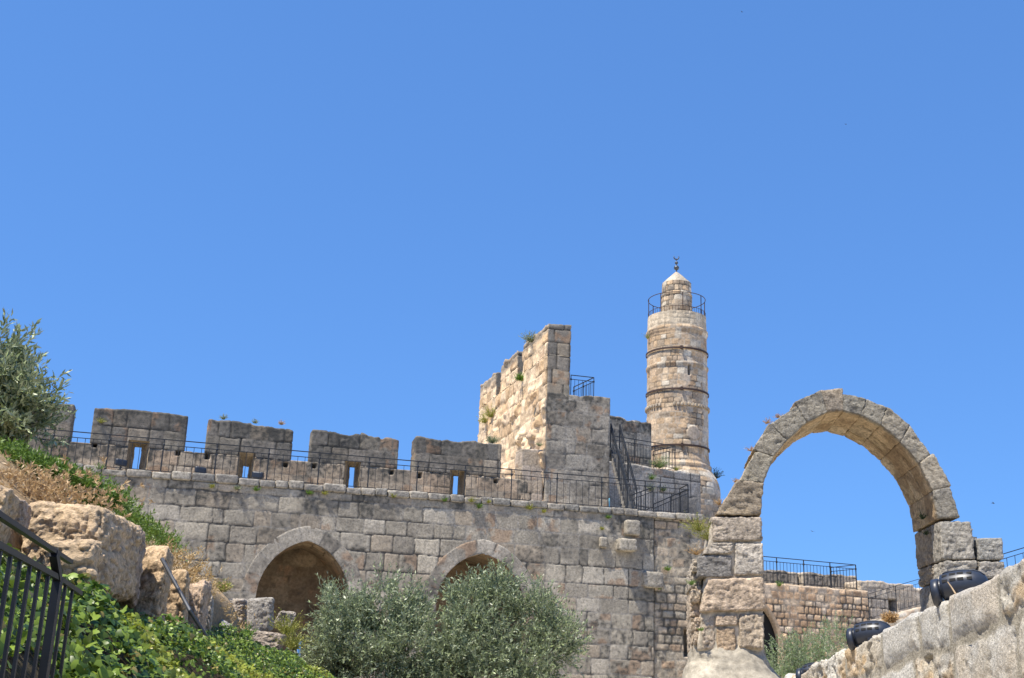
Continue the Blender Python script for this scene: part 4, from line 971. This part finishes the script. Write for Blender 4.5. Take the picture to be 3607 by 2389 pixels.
# dry stick leaning on the wall in front of the nearest floodlight
m = MB(); a = at(3338, 2050, 8.75); b = at(3366, 2092, 8.7); m.tube([a, (a+b)/2+np.array([0, 0, .004]), b], [.004, .005, .006], 6)
tag(m.build('dry_stick', plain_mat('dry_twig', (.42, .30, .18), .8)), 'thin dry tan stick leaning in front of the largest floodlight', 'stick')

# ================================================================== LEFT BANK
def xl(Y): return -3.62-.05*(Y-8)                    # line of the rock ledge
def xe(Y): return np.interp(Y, [3, 5.5, 8, 10, 12, 14, 18], [-1.75, -2.26, -2.48, -2.62, -2.75, -2.95, -3.1])   # shoulder of the ivy bank
def bank(X, Y):
    q = X-xl(Y); t = X-xe(Y); hT = np.interp(Y, [3, 4.5, 5.5, 8, 10, 12, 14, 16, 18, 21], [-.1, .06, .15, .22, .10, -.12, -.10, .08, -.08, -.5])
    sl = np.interp(Y, [7, 11], [1.2, .5])
    low = EYE+hT-sl*np.maximum(t, 0)+.30*np.maximum(-t, 0)
    up = EYE+1.08-.03*np.maximum(Y-11, 0)+.72*np.clip(-q, 0, 1.4)+.3*np.maximum(-q-1.4, 0)
    k = 1-ss(-.25, .05, q)
    fade = 1-ss(19, 24, Y)
    return np.maximum((low*(1-k)+up*k)*fade, -.3)
gx = np.linspace(-16, -.4, 150); gy_ = np.linspace(1.5, 26, 220); XX, YY = np.meshgrid(gx, gy_, indexing='ij'); XX = XX.ravel(); YY = YY.ravel()
ZZ = bank(XX, YY); p = np.stack([XX, YY, ZZ], 1); ZZ = ZZ+.16*(fbm(p*1.2, 4, 2)-.5); p[:, 2] = ZZ
kk = 1-ss(-.3, .1, XX-xl(YY))
c = np.array((.07, .055, .03))*(1-kk[:, None])+np.array((.46, .33, .19))*kk[:, None]; c = c*(.7+.6*fbm(p*3, 4, 5))[:, None]
idx = np.arange(len(p)).reshape(150, 220); F = np.stack([idx[:-1, :-1], idx[1:, :-1], idx[1:, 1:], idx[:-1, 1:]], -1).reshape(-1, 4)
tag(mesh_np('hillside', p, F, M_ROCK, None, np.hstack([c, np.full((len(p), 1), .05)])), None, None, kind='structure')

def boulder(px0, px1, py0, py1, Y, dep, seed, label, col=(.69, .51, .32), rough=.07, skew=0., name='boulder', grp='rocks of the left bank', p_=9., n=44, grime=.15, cat='rock'):
    a = at(px0, py1, Y); b = at(px1, py1, Y); ctop = at((px0+px1)/2, py0, Y); z0, z1 = min(a[2], b[2])-.05, ctop[2]
    dep = dep*.75; C8 = box8(a[0], b[0], Y-dep*.25, Y+dep*.75, z0, z1); C8[:, 1, :, 0] += .45*(a[0]+b[0])/2*dep/Y; C8[:, :, 1, 0] += skew; C8[:, 1, :, 0] += -.1*dep; jr = np.random.default_rng(seed+40); dm = np.array([abs(b[0]-a[0]), dep, z1-z0]); jt = jr.uniform(-.19, .19, (2, 2, 2, 3))*dm; jt[:, 0, :, :2] *= .6; jt[:, :, 1, 2] = -np.abs(jt[:, :, 1, 2]); C8 = C8+jt
    O = np.array([(a[0]+b[0])/2, Y, z0]); v, f, c = block_arrays(C8, (n, n, n), p_*.55+3.2, rough*.55, 6.5, seed, col, .3, .06, grime, (.28, .235, .18), pit=.012)
    o = mesh_np(name, v-O, f, M_ROCK, None, c, False); o.location = Vector(O); return tag(o, label, cat, grp)
boulder(-90, 43, 1688, 1860, 7.4, 1.2, 1, 'pale upright rock at the left edge of the photo, above the near railing')
boulder(52, 96, 1745, 1835, 8.0, .6, 2, 'small reddish rock wedged beside the pale rock at the left edge', (.50, .38, .28))
boulder(100, 462, 1738, 2060, 9.2, 1.8, 3, 'biggest pitted tan rock of the left bank, under the dry grass', skew=-.05, rough=.08, n=60)
boulder(140, 348, 1882, 2040, 8.3, .7, 4, 'lower rounded tan rock sticking out of the ivy below the biggest rock', n=32)
boulder(385, 505, 1812, 2100, 10.3, 1.3, 5, 'narrow brown rock just right of the biggest rock', (.50, .38, .28), p_=5)
boulder(470, 602, 1880, 2200, 11.4, 1.5, 6, 'tall rounded tan rock on the ledge beside the leaning metal rod', (.68, .49, .30), p_=4.5)
boulder(572, 662, 1985, 2260, 12.8, 1.3, 7, 'tan rock directly behind the middle of the leaning metal rod', (.68, .49, .30))
boulder(630, 722, 2020, 2290, 13.7, 1.3, 8, 'tan rock between the leaning rod and the pale stone stump', (.62, .46, .32))
boulder(696, 748, 2062, 2300, 15.4, 1.0, 9, 'pale flat-topped stone stump at the far end of the ledge', (.58, .50, .40), p_=5)
boulder(775, 815, 2182, 2240, 17.4, .6, 10, 'small grey rock low at the end of the ledge, above the ivy', (.44, .41, .37))
# ruins below the left arch
boulder(868, 958, 2095, 2215, 21.5, .8, 11, 'squared grey ruin block standing in front of the left wall arch', (.40, .37, .32), .035, p_=10, name='ruin_block', grp='ruined stones below the wall', grime=.3, cat='ruin')
boulder(745, 868, 2100, 2220, 22.0, .8, 12, 'broken rubble masonry left of the squared ruin block', (.44, .38, .31), .09, name='ruin_block', grp='ruined stones below the wall', grime=.3, cat='ruin')
boulder(962, 1026, 2150, 2200, 22.5, .6, 13, 'slanting broken stone right of the squared ruin block', (.44, .38, .31), .05, .1, name='ruin_block', grp='ruined stones below the wall', cat='ruin')
boulder(820, 1005, 2212, 2300, 20.8, .9, 14, 'flat ledge of stone under the squared ruin block', (.46, .38, .30), .05, name='ruin_block', grp='ruined stones below the wall', cat='ruin')
# metal rod leaning down the bank
a = at(570, 1968, 11.0); b = at(668, 2150, 10.8); c_ = at(735, 2256, 11.0); m = MB(); m.tube([a-c_, b-c_, c_-c_], .018, 8)
o = m.build('metal_rod', plain_mat('galvanised_rod', (.10, .105, .115), .5, .4)); o.location = Vector(c_); tag(o, 'thin dark metal rod leaning down the rocky bank into the ivy', 'rod')

# ------------------------------------------------------------------ ivy on the bank
def leafy(name, P, N, size, cols, seed, mat, kind, label, cat, jit=.6):
    r = np.random.default_rng(seed); n = len(P); N = N+r.normal(size=(n, 3))*jit; N /= np.linalg.norm(N, axis=1)[:, None]
    D = np.cross(N, r.normal(size=(n, 3))); D /= np.linalg.norm(D, axis=1)[:, None]; D = D+np.array([.25, -.1, -.5]); D -= N*(D*N).sum(1)[:, None]; D /= np.linalg.norm(D, axis=1)[:, None]; S = np.cross(D, N)
    sh = np.array([(0, 0, 0), (-.30, .02, -.05), (-.52, .30, -.08), (-.25, .48, -.02), (-.20, .75, -.03), (0, 1.0, -.08), (.20, .75, -.03), (.25, .48, -.02), (.52, .30, -.08), (.30, .02, -.05), (0, .4, .04)])
    V = P[:, None, :]+size[:, None, None]*(sh[None, :, 0:1]*S[:, None]+sh[None, :, 1:2]*D[:, None]+sh[None, :, 2:3]*N[:, None])
    tri = np.array([(i, (i+1) % 10, 10) for i in range(10)]); F = (np.arange(n)[:, None, None]*11+tri[None]).reshape(-1, 3)
    o = mesh_np(name, V.reshape(-1, 3), F, mat, None, np.repeat(cols, 11, 0), True)
    return tag(o, label, cat, None, kind)
RX0, RK = -.76, -.2309
r = np.random.default_rng(5); n = 62000
Yi = 4.6+(18.5-4.6)*r.random(n)**.9; Xi = xe(Yi)-1.15+2.5*r.random(n); qi = Xi-xl(Yi)
keep_ = (Yi > 5.45) | (Xi < RX0+RK*Yi-.14)
Yi, qi, Xi = Yi[keep_], qi[keep_], Xi[keep_]; pz = np.stack([Xi, Yi, 0*Xi], 1)
lump = .42*(fbm(pz*1.3, 3, 77)-.45)+.16*(fbm(pz*4, 2, 78)-.5)
Zi = bank(Xi, Yi)+.05+lump+r.random(len(Xi))*.10
# ivy also climbs a little way up the rocks
P = np.stack([Xi+.1*lump, Yi, Zi], 1)
# keep the ivy thin along its top edge
ok = (r.random(len(P)) < ss(.0, .4, qi+.3*(fbm(pz*2.5, 3, 79)-.5)))
P = P[ok]; Nn = np.tile(np.array([.55, -.3, .75]), (len(P), 1)); sz = .88*(.034+.062*r.random(len(P))**1.6)*(1-.38*ss(5.8, 10, P[:, 1]))
mxx = r.random((len(P), 1)); yl_ = ss(.48, .62, fbm(P*.9, 3, 88))[:, None]*ss(5.2, 9.5, P[:, 1])[:, None]
mxx = mxx**1.6; cl = np.array((.03, .07, .012))*(1-mxx)+np.array((.28, .39, .05))*mxx; cl = cl*(1-.75*yl_)+np.array((.36, .38, .05))*.75*yl_; od = r.random(len(P)) < .04; cl[od] = np.array((.42, .34, .10))*r.uniform(.5, 1.1, (od.sum(), 1))
leafy('ivy', P, Nn, sz, cl, 4, M_IVY, 'stuff', 'glossy green ivy covering the left bank behind the near railing', 'ivy')
# low green creeping plants along the top of the ledge
def strip(px_pts, n, seed, h, hi, base, Ys, sp=.12, leaf=.05, tw=.2):
    r = np.random.default_rng(seed); t = r.random(n)*(len(px_pts)-1); i = t.astype(int); f = t-i; pp = np.array(px_pts, float)
    x = pp[i]*(1-f[:, None])+pp[i+1]*f[:, None]; C = np.array([at(a, b, y) for a, b, y in x]); C += r.normal(size=(n, 3))*np.array([sp*1.4, sp*2.5, sp*.55])
    d = r.normal(size=(n, 3))*.6+np.array([.1, -.1, .9]); d /= np.linalg.norm(d, axis=1)[:, None]
    return spray(C, d, h*r.uniform(.5, 1.2, n), 10, leaf, seed+1, base, hi, 1.0)
v, f, c = strip([(-60, 1590, 11), (100, 1640, 11), (220, 1695, 11.2), (330, 1750, 11.5), (400, 1785, 12)], 1500, 3, .12, (.20, .30, .04), (.06, .13, .02), None, .075, .05)
v2, f2, c2 = strip([(400, 1800, 12.5), (470, 1850, 13.2), (540, 1890, 14), (600, 1950, 15)], 500, 6, .13, (.20, .30, .04), (.07, .14, .02), None, .07, .045)
tag(mesh_np('creeping_plants', np.vstack([v, v2]), np.vstack([f, f2+len(v)]), M_LEAF, None, np.vstack([c, c2]), False), 'low bright green creeping plants along the crest of the left bank', 'ground cover', None, 'stuff')
v, f, c = strip([(-40, 1712, 9.6), (60, 1722, 9.8), (160, 1745, 10), (290, 1772, 10.2)], 600, 13, .035, (.60, .44, .24), (.36, .24, .12), None, .16, .05)
v2, f2, c2 = strip([(560, 1950, 13.5), (640, 2000, 14), (690, 2050, 14.5), (740, 2110, 18), (830, 2230, 18.5)], 350, 16, .14, (.60, .44, .22), (.36, .24, .10), None, .1, .05)
tag(mesh_np('dry_grass', np.vstack([v, v2]), np.vstack([f, f2+len(v)]), M_LEAF, None, np.vstack([c, c2]), False), 'dry straw coloured grass between the rocks of the left bank', 'grass', None, 'stuff')

# ------------------------------------------------------------------ near railing, bottom left
def rp(Y, z): return np.array([RX0+RK*Y, Y, EYE+z])
M_DKI = plain_mat('black_steel', (.010, .012, .016), .45, .2)
nr = thing('stair_railing', 'dark steel railing with flat handrail in the bottom left corner, close to the camera', 'railing', rp(5.0, -1.6))
O = rp(5.0, -1.6)
m = MB(); m.bar(rp(2.9, .43)-O, rp(5.3, .435)-O, .024, .018); m.build('handrail', M_DKI, nr)
m = MB(); m.bar(rp(2.9, .345)-O, rp(5.0, .342)-O, .022, .022); m.bar(rp(5.0, .342)-O, rp(5.8, .325)-O, .022, .022); m.build('upper_rail', M_DKI, nr)
m = MB(); m.bar(rp(4.78, .43)-O, rp(5.0, .34)-O, .03, .04); m.build('handrail_bracket', M_DKI, nr)
m = MB(); m.bar(rp(5.0, -1.55)-O, rp(5.0, .34)-O, .034); m.build('post', M_DKI, nr)
m = MB(); m.bar(rp(2.9, -.8)-O, rp(5.8, -.8)-O, .035, .03); m.build('lower_rail', M_DKI, nr)
for Y in (3.1, 3.3, 3.5, 3.7, 3.886, 4.07, 4.28, 4.5, 4.73, 5.25, 5.5):
    m = MB(); m.bar(rp(Y, -.8)-O, rp(Y, .33)-O, .013); m.build('baluster', M_DKI, nr)

# ================================================================== TREES
def olive(name, label, trunk_base, limbs, lobes, seed, nclump, ntwig, per, leaf, tr=.16, sig=.16, tw=(.2, .42), base=(.035, .052, .022), hi=(.37, .44, .21), up=.5, shoots=14):
    t = thing(name, label, 'olive tree', trunk_base, 0, 'olive trees'); O = np.array(trunk_base, float)
    j0 = np.array(limbs[0], float)-O; m = MB(); m.tube([(0, 0, -.1), j0*.35+np.array([.06, 0, 0]), j0*.7+np.array([-.04, .03, 0]), j0], [tr*1.35, tr, tr*.85, tr*.7], 10); m.build('trunk', M_BARK, t, True)
    for k, (c, rad) in enumerate(lobes):
        e = np.array(c)-O; m = MB(); mid = j0*.45+e*.55+np.array([.05, .05, -.1]); m.tube([j0-np.array([0, 0, .05]), mid, e], [tr*.6, tr*.42, tr*.16], 7); m.build('limb', M_BARK, t, True)
    V, F, C = crown(lobes, nclump, ntwig, per, leaf, seed, base, hi, tw, sig, up)
    r = np.random.default_rng(seed+5); sc_ = []; sdr = []
    for (c, rad) in lobes:
        for _ in range(shoots):
            d = r.normal(size=3); d[2] = abs(d[2])+.25; d /= np.linalg.norm(d); sc_.append(np.array(c)+d*np.array(rad)*.9); e_ = d*.7+np.array([0, 0, .8])+r.normal(size=3)*.25; sdr.append(e_/np.linalg.norm(e_))
    v2, f2, c2 = spray(np.array(sc_), np.array(sdr), r.uniform(tw[1], tw[1]*1.75, len(sc_)), 22, leaf, seed+6, base, hi, .75)
    F = np.vstack([F, f2+len(V)]); V = np.vstack([V, v2]); C = np.vstack([C, c2])
    mesh_np('crown', V-O, F, M_OLIVE, t, C, False); return t
def P24(px, py, dy=0., Y=24.): return at(px, py, Y+dy)
tbA = P24(1165, 2389); tbA[2] = 0
olive('olive_tree', 'grey green olive tree with its crown in front of the left wall arch', tbA, [P24(1170, 2385)],
      [(P24(1200, 2170), (.42, .5, .44)), (P24(1345, 2150, .2), (.44, .5, .42)), (P24(1260, 2300, -.3), (.72, .7, .6)), (P24(1140, 2310, .2), (.34, .45, .5)), (P24(1445, 2175, .4), (.26, .4, .34)), (P24(1430, 2290, -.2), (.5, .6, .6)), (P24(1330, 2430, -.2), (1.0, .8, .6))], 21, 82, 17, 12, .09, sig=.11)
tbB = P24(1610, 2389, .8); tbB[2] = 0
olive('olive_tree', 'larger grey green olive tree with its crown in front of the second wall arch', tbB, [P24(1625, 2330, .6)],
      [(P24(1655, 2140, .6), (.34, .5, .42)), (P24(1745, 2110, .8), (.40, .5, .42)), (P24(1880, 2185, .7), (.44, .5, .44)), (P24(1955, 2280, .6), (.38, .5, .5)), (P24(1690, 2270, .1), (.62, .7, .62)), (P24(1580, 2330, -.2), (.4, .6, .5)), (P24(1870, 2370, .4), (.62, .6, .45)), (P24(1700, 2430, .0), (1.1, .8, .6))], 22, 82, 17, 12, .09, sig=.11)
tbC = at(2800, 2389, 38); tbC[2] = 0
olive('olive_bush', 'small distant olive bush below the golden building, left of the middle floodlight', tbC, [at(2800, 2400, 38)],
      [(at(2770, 2345, 38), (.65, .6, .6)), (at(2850, 2330, 38.3), (.7, .7, .75)), (at(2945, 2300, 39), (.75, .7, .85)), (at(2840, 2420, 38), (1.6, .7, .8))], 23, 130, 7, 12, .08, base=(.08, .13, .045), hi=(.22, .30, .11))
tbD = at(20, 1640, 12.3); tbD[2] = bank(np.array([tbD[0]]), np.array([12.3]))[0]
olive('olive_tree', 'small olive tree on top of the left bank at the left edge', tbD, [at(5, 1590, 12.3)],
      [(at(-10, 1440, 12.3), (.28, .4, .34)), (at(70, 1430, 12.2), (.20, .3, .28)), (at(-90, 1380, 12.4), (.4, .45, .45)), (at(-10, 1270, 12.4), (.16, .25, .24)), (at(120, 1490, 12.2), (.11, .2, .17)), (at(-110, 1500, 12.4), (.4, .45, .45)), (at(40, 1540, 12.2), (.16, .25, .1)), (at(40, 1340, 12.3), (.17, .25, .24))], 24, 150, 8, 12, .088, tr=.06, sig=.07, tw=(.14, .30), base=(.08, .11, .04), hi=(.34, .40, .18), shoots=12)

# ================================================================== SMALL PLANTS ON THE MASONRY
TK = [0]
def tuft(p, h, label, base=(.10, .16, .03), hi=(.30, .36, .08), n=40, leaf=.05, spread=.6, droop=.2, name='wall_plant'):
    TK[0] += 1; v, f, c = tuft_arrays(n, h, spread, leaf, 900+TK[0], base, hi, droop)
    o = mesh_np(name, v, f, M_LEAF, None, c, False); o.location = Vector([float(x) for x in p]); return tag(o, label, 'plant', 'plants growing on the walls')
G1 = dict(base=(.07, .15, .02), hi=(.22, .34, .05)); G2 = dict(base=(.20, .22, .04), hi=(.46, .44, .10)); G3 = dict(base=(.16, .19, .10), hi=(.34, .38, .22)); G4 = dict(base=(.38, .24, .10), hi=(.62, .42, .2))
def wp(x, y, yo=-.06): a = WF.px(x, y, yo); return WF.pt(a[0], yo, a[1])
for x, y, h, g, lab in ((347, 1655, .28, G1, 'green tuft hanging from the coping under the left merlon gap'), (280, 1675, .16, G1, 'small dark green tuft on the coping near the left bank'),
                        (745, 1718, .16, G2, 'flat yellow green tuft under the coping, leftmost of the coping middle'), (835, 1725, .18, G3, 'pale bushy tuft under the coping below the second slit'),
                        (902, 1729, .2, G1, 'green tuft spreading in a coping joint right of the pale bushy one'), (1090, 1742, .2, G1, 'small green tuft left of the third arrow slit, below the coping'),
                        (1143, 1742, .14, G2, 'yellowish tuft below the coping, under the third arrow slit'), (1385, 1752, .2, G2, 'yellow tuft in the coping joint under the third merlon gap'),
                        (1565, 1766, .2, G1, 'green tuft in the coping left of the fourth slit'), (1660, 1770, .28, G2, 'bright yellow green tuft on the coping under the fourth merlon'),
                        (1687, 1790, .28, G1, 'lush green tuft hanging just below the bright yellow green one'), (1720, 1772, .14, G2, 'small yellow tuft on the coping under the right end of the fourth merlon'),
                        (1868, 1795, .32, G2, 'largest yellow green tuft hanging from the coping under the tower'), (1916, 1806, .18, G2, 'small yellow green tuft right of the largest hanging one'),
                        (2142, 1826, .16, G1, 'tiny bright green tuft on the wall below the blue pipe'), (2120, 1866, .12, G2, 'tiny tuft beside the projecting stones on the wall'),
                        (2352, 2010, .2, G1, 'dark green weed on the rubble wall left of the arch pier'), (2322, 2075, .12, G1, 'dark tuft under the lowest projecting stone')):
    tuft(wp(x, y), h, lab, n=int(26+60*h), **g)
def wp2(x, y, yo): a = WF.px(x, y, yo); return WF.pt(a[0], yo, a[1])
for x, y, h, g, lab in ((787, 1478, .25, G3, 'pale grey green tuft on top of the second merlon'), (898, 1492, .2, G3, 'small tuft on the top of the second merlon, right of the pale one'), (990, 1497, .2, G4, 'dry tuft on the right end of the second merlon'), (355, 1490, .25, G2, 'yellow green weed growing in the face of the leftmost full merlon')):
    tuft(wp2(x, y, PY+(-.05 if y == 1490 else .3)), h, lab, **g)
def sp_(x, y): return on_plane(x, y, WF.pt(X0+xb-.12, 0, 0), WF.x)
for x, y, h, g, lab in ((1728, 1470, .75, G2, 'large yellow green plant on the sunlit tower side, upper of the pair'), (1706, 1490, .6, G2, 'large yellow green plant on the sunlit tower side, lower left of the pair'), (1868, 1205, .6, G3, 'grey green bush on top of the sunlit tower wall'), (1832, 1340, .35, G1, 'small green plant in the notch of the sunlit tower wall')):
    tuft(sp_(x, y), h, lab, n=70, leaf=.09, **g)
tuft(wp2(1733, 1562, PY+.35), .4, 'pale green spiky plant on top of the fourth merlon beside the tower', n=60, leaf=.09, **G3)
tuft(wp2(1900, 1572, PY-.03), .2, 'small grey weed at the foot of the tall wall end', **G3)
tuft(RF.pt(RF.px(2325, 1650, .1)[0], .1, zl), .75, 'tall feathery green weed on the landing at the foot of the minaret', n=90, leaf=.08, base=(.13, .19, .06), hi=(.32, .40, .16))
tuft(RF.pt(RF.px(2385, 1660, .1)[0], .1, zl), .3, 'low yellow weed on the landing edge right of the feathery one', n=40, **G2)
tuft(RF.pt(RF.px(2296, 1690, -.06)[0], -.06, RF.px(2296, 1690)[1]), .3, 'bright green leafy plant on the landing wall', n=50, **G1)
tuft(RF.pt(RF.px(2292, 1730, -.06)[0], -.06, RF.px(2292, 1730)[1]), .38, 'trailing plant low on the landing wall behind the railings', n=60, **G3)
tuft(RF.pt(RF.px(2335, 1732, -.06)[0], -.06, RF.px(2335, 1732)[1]), .3, 'dark round plant on the landing wall right of the trailing one', n=50, base=(.05, .08, .03), hi=(.12, .17, .05))
tuft((mx_+mr(128), my_-.3, mz(1685)), .65, 'dark spiky bush on the right shoulder of the minaret base', n=60, base=(.03, .06, .04), hi=(.09, .13, .08), leaf=.1)
tuft((mx_-mr(107), my_-.4, mz(1205)), .4, 'small plant on the left side of the minaret below the gallery', n=36, **G2)
def ap(x, y, d): a = AF.px(x, y, d); return AF.pt(a[0], d, a[1])
for x, y, h, d, g, n_, lab in ((2500, 1905, .42, .3, G2, 130, 'big feathery yellow green plant left of the arch pier'), (2462, 1870, .36, .3, G2, 60, 'arching green plant on the outer left of the arch pier'), (2535, 1780, .16, .1, G4, 30, 'dry orange tuft above the big feathery plant on the arch'), (2452, 1955, .2, .3, G4, 50, 'dry reddish tuft on the left shoulder of the arch pier'),
                              (2702, 1492, .1, .2, G4, 30, 'dry tuft on the upper left back of the arch'), (2742, 1472, .08, .3, G4, 24, 'tiny dry tuft nearest the crown on the arch back'), (2645, 1590, .1, .3, G4, 30, 'dry orange tuft on the outer left haunch of the arch'), (2592, 1700, .09, .2, G4, 24, 'dry tuft at the lower left voussoir of the arch'),
                              (3250, 1830, .14, .55, dict(base=(.02, .05, .015), hi=(.07, .13, .04)), 30, 'dark fern growing from the underside of the arch, upper of the two'), (3262, 1885, .12, .6, dict(base=(.02, .05, .015), hi=(.07, .13, .04)), 24, 'dark fern on the inner right side of the arch, lower of the two'), (2470, 2222, .07, -.05, G1, 24, 'tiny green sprout on the lower left of the arch pier'), (2436, 2060, .12, .2, G1, 26, 'mossy tuft on the left edge of the arch pier')):
    tuft(ap(x, y, d), h, lab, n=n_, leaf=.022 if h < .3 else .03, spread=.8, **g)
tuft(FF.pt(FF.px(2742, 2065)[0], -.05, FF.px(2742, 2065)[1]), .3, 'green tuft on the wall top of the golden building', **G1)
for x, y, Y, h, g, lab in ((1010, 2235, 21, .5, G2, 'yellow green shrub between the ruin blocks and the olive tree'), (1035, 2290, 20.5, .5, G2, 'lower yellow green shrub at the left foot of the olive tree'), (780, 2085, 22, .25, G2, 'yellow flowering weed on the rubble left of the ruin block'), (860, 2250, 19.5, .3, G1, 'green weeds in front of the flat ruin ledge'), (3135, 2190, 12.6, .1, G4, 'dry tan tuft on the near wall behind the middle floodlight')):
    tuft(at(x, y, Y), h, lab, n=90, leaf=.05, **g)

# ================================================================== SMALL OBJECTS ON THE WALL WALK AND ELSEWHERE
def spot(label, px, py, yo, tilt):
    a = WF.px(px, py, yo); t = thing('spotlight', label, 'spotlight', WF.pt(a[0], yo, a[1]-.17), WF.th+tilt, 'small spotlights on the wall walk')
    m = MB(); V0 = [(-.17, -.1, .12), (.12, -.12, .1), (.17, -.1, .30), (-.13, -.12, .34)]
    C8 = box8(-.2, .2, -.14, .16, .13, .38); C8[:, 0, :, 2] -= .04; C8[0, :, :, 2] += .03
    v, f, c = block_arrays(C8, (8, 8, 8), 7, .0001, 3, 1, (.02, .02, .02)); mesh_np('lamp_head', v, f, M_BLACK, t)
    m = MB(); m.box((0, 0, .0), (.16, .16, .02)); m.bar((0, 0, 0), (0, 0, .16), .05); m.build('lamp_foot', M_BLACK, t)
    return t
spot('small black spotlight on the wall walk left of the first arrow slit', 425, 1638, 1.2, .2); spot('small black spotlight on the wall walk between the first and second arrow slits', 705, 1665, 1.2, .1); spot('small black spotlight on the wall walk just right of the second arrow slit', 908, 1682, 1.2, -.3)
a = wp2(2146, 1790, .5); m = MB(); m.tube([(0, 0, -.3), (0, 0, .38)], .022, 10); o = m.build('blue_pipe', M_CYAN); o.location = Vector(a); tag(o, 'short pale blue upright pipe behind the walkway railing', 'pipe')
a = RF.pt(RF.px(2396, 1645, .8)[0], .8, zl); m = MB(); m.box((0, 0, .12), (.42, .3, .03)); m.box((0, .1, .05), (.36, .1, .11)); o = m.build('white_sheet', M_WHITE); o.location = Vector(a); o.rotation_euler = (.1, 0, .5); tag(o, 'small white sheet lying at the foot of the minaret', 'sheet')
a = at(1053, 2289, 26); m = MB(); m.box((0, 0, 0), (.06, .3, .36)); m.bar((0, .0, -.2), (0, 0, -float(a[2])), .05); o = m.build('blue_sign', M_BLUE); o.location = Vector(a); o.rotation_euler = (0, 0, .25); tag(o, 'narrow bright blue sign board behind the left edge of the olive tree', 'sign')
# birds high in the sky
def bird(px, py, Y, label, rz, roll):
    m = MB(); m.tube([(0, -.09, 0), (0, -.05, .004), (0, .02, .004), (0, .09, 0)], [.004, .018, .02, .004], 8)
    for s in (-1, 1):
        m.add([(s*.012, -.03, .006), (s*.08, -.035, .03), (s*.19, .03, .02), (s*.08, .0, .028), (s*.012, .025, .004), (s*.012, -.03, -.002), (s*.08, -.035, .024), (s*.08, 0, .022), (s*.012, .025, -.004)], [(0, 1, 3, 4), (1, 2, 3), (5, 8, 7, 6), (6, 7, 2), (0, 5, 6, 1), (4, 3, 7, 8)])
    m.add([(-.012, .08, 0), (.012, .08, 0), (.035, .14, 0), (0, .11, .004), (-.035, .14, 0)], [(0, 1, 2, 3), (0, 3, 4)])
    o = m.build('bird', M_BIRD); o.location = Vector(at(px, py, Y)); o.rotation_euler = (.2, roll, rz); tag(o, label, 'bird', 'swifts in the sky')
bird(2613, 42, 95, 'tiny dark bird high in the sky near the top edge', .6, .3); bird(2979, 438, 95, 'tiny dark bird in the sky above the arch crown', 2.0, -.3); bird(3498, 1773, 60, 'tiny dark bird in the sky right of the arch', 1.0, .2); bird(2861, 1872, 70, 'tiny dark bird in the sky inside the arch opening', .3, .2)
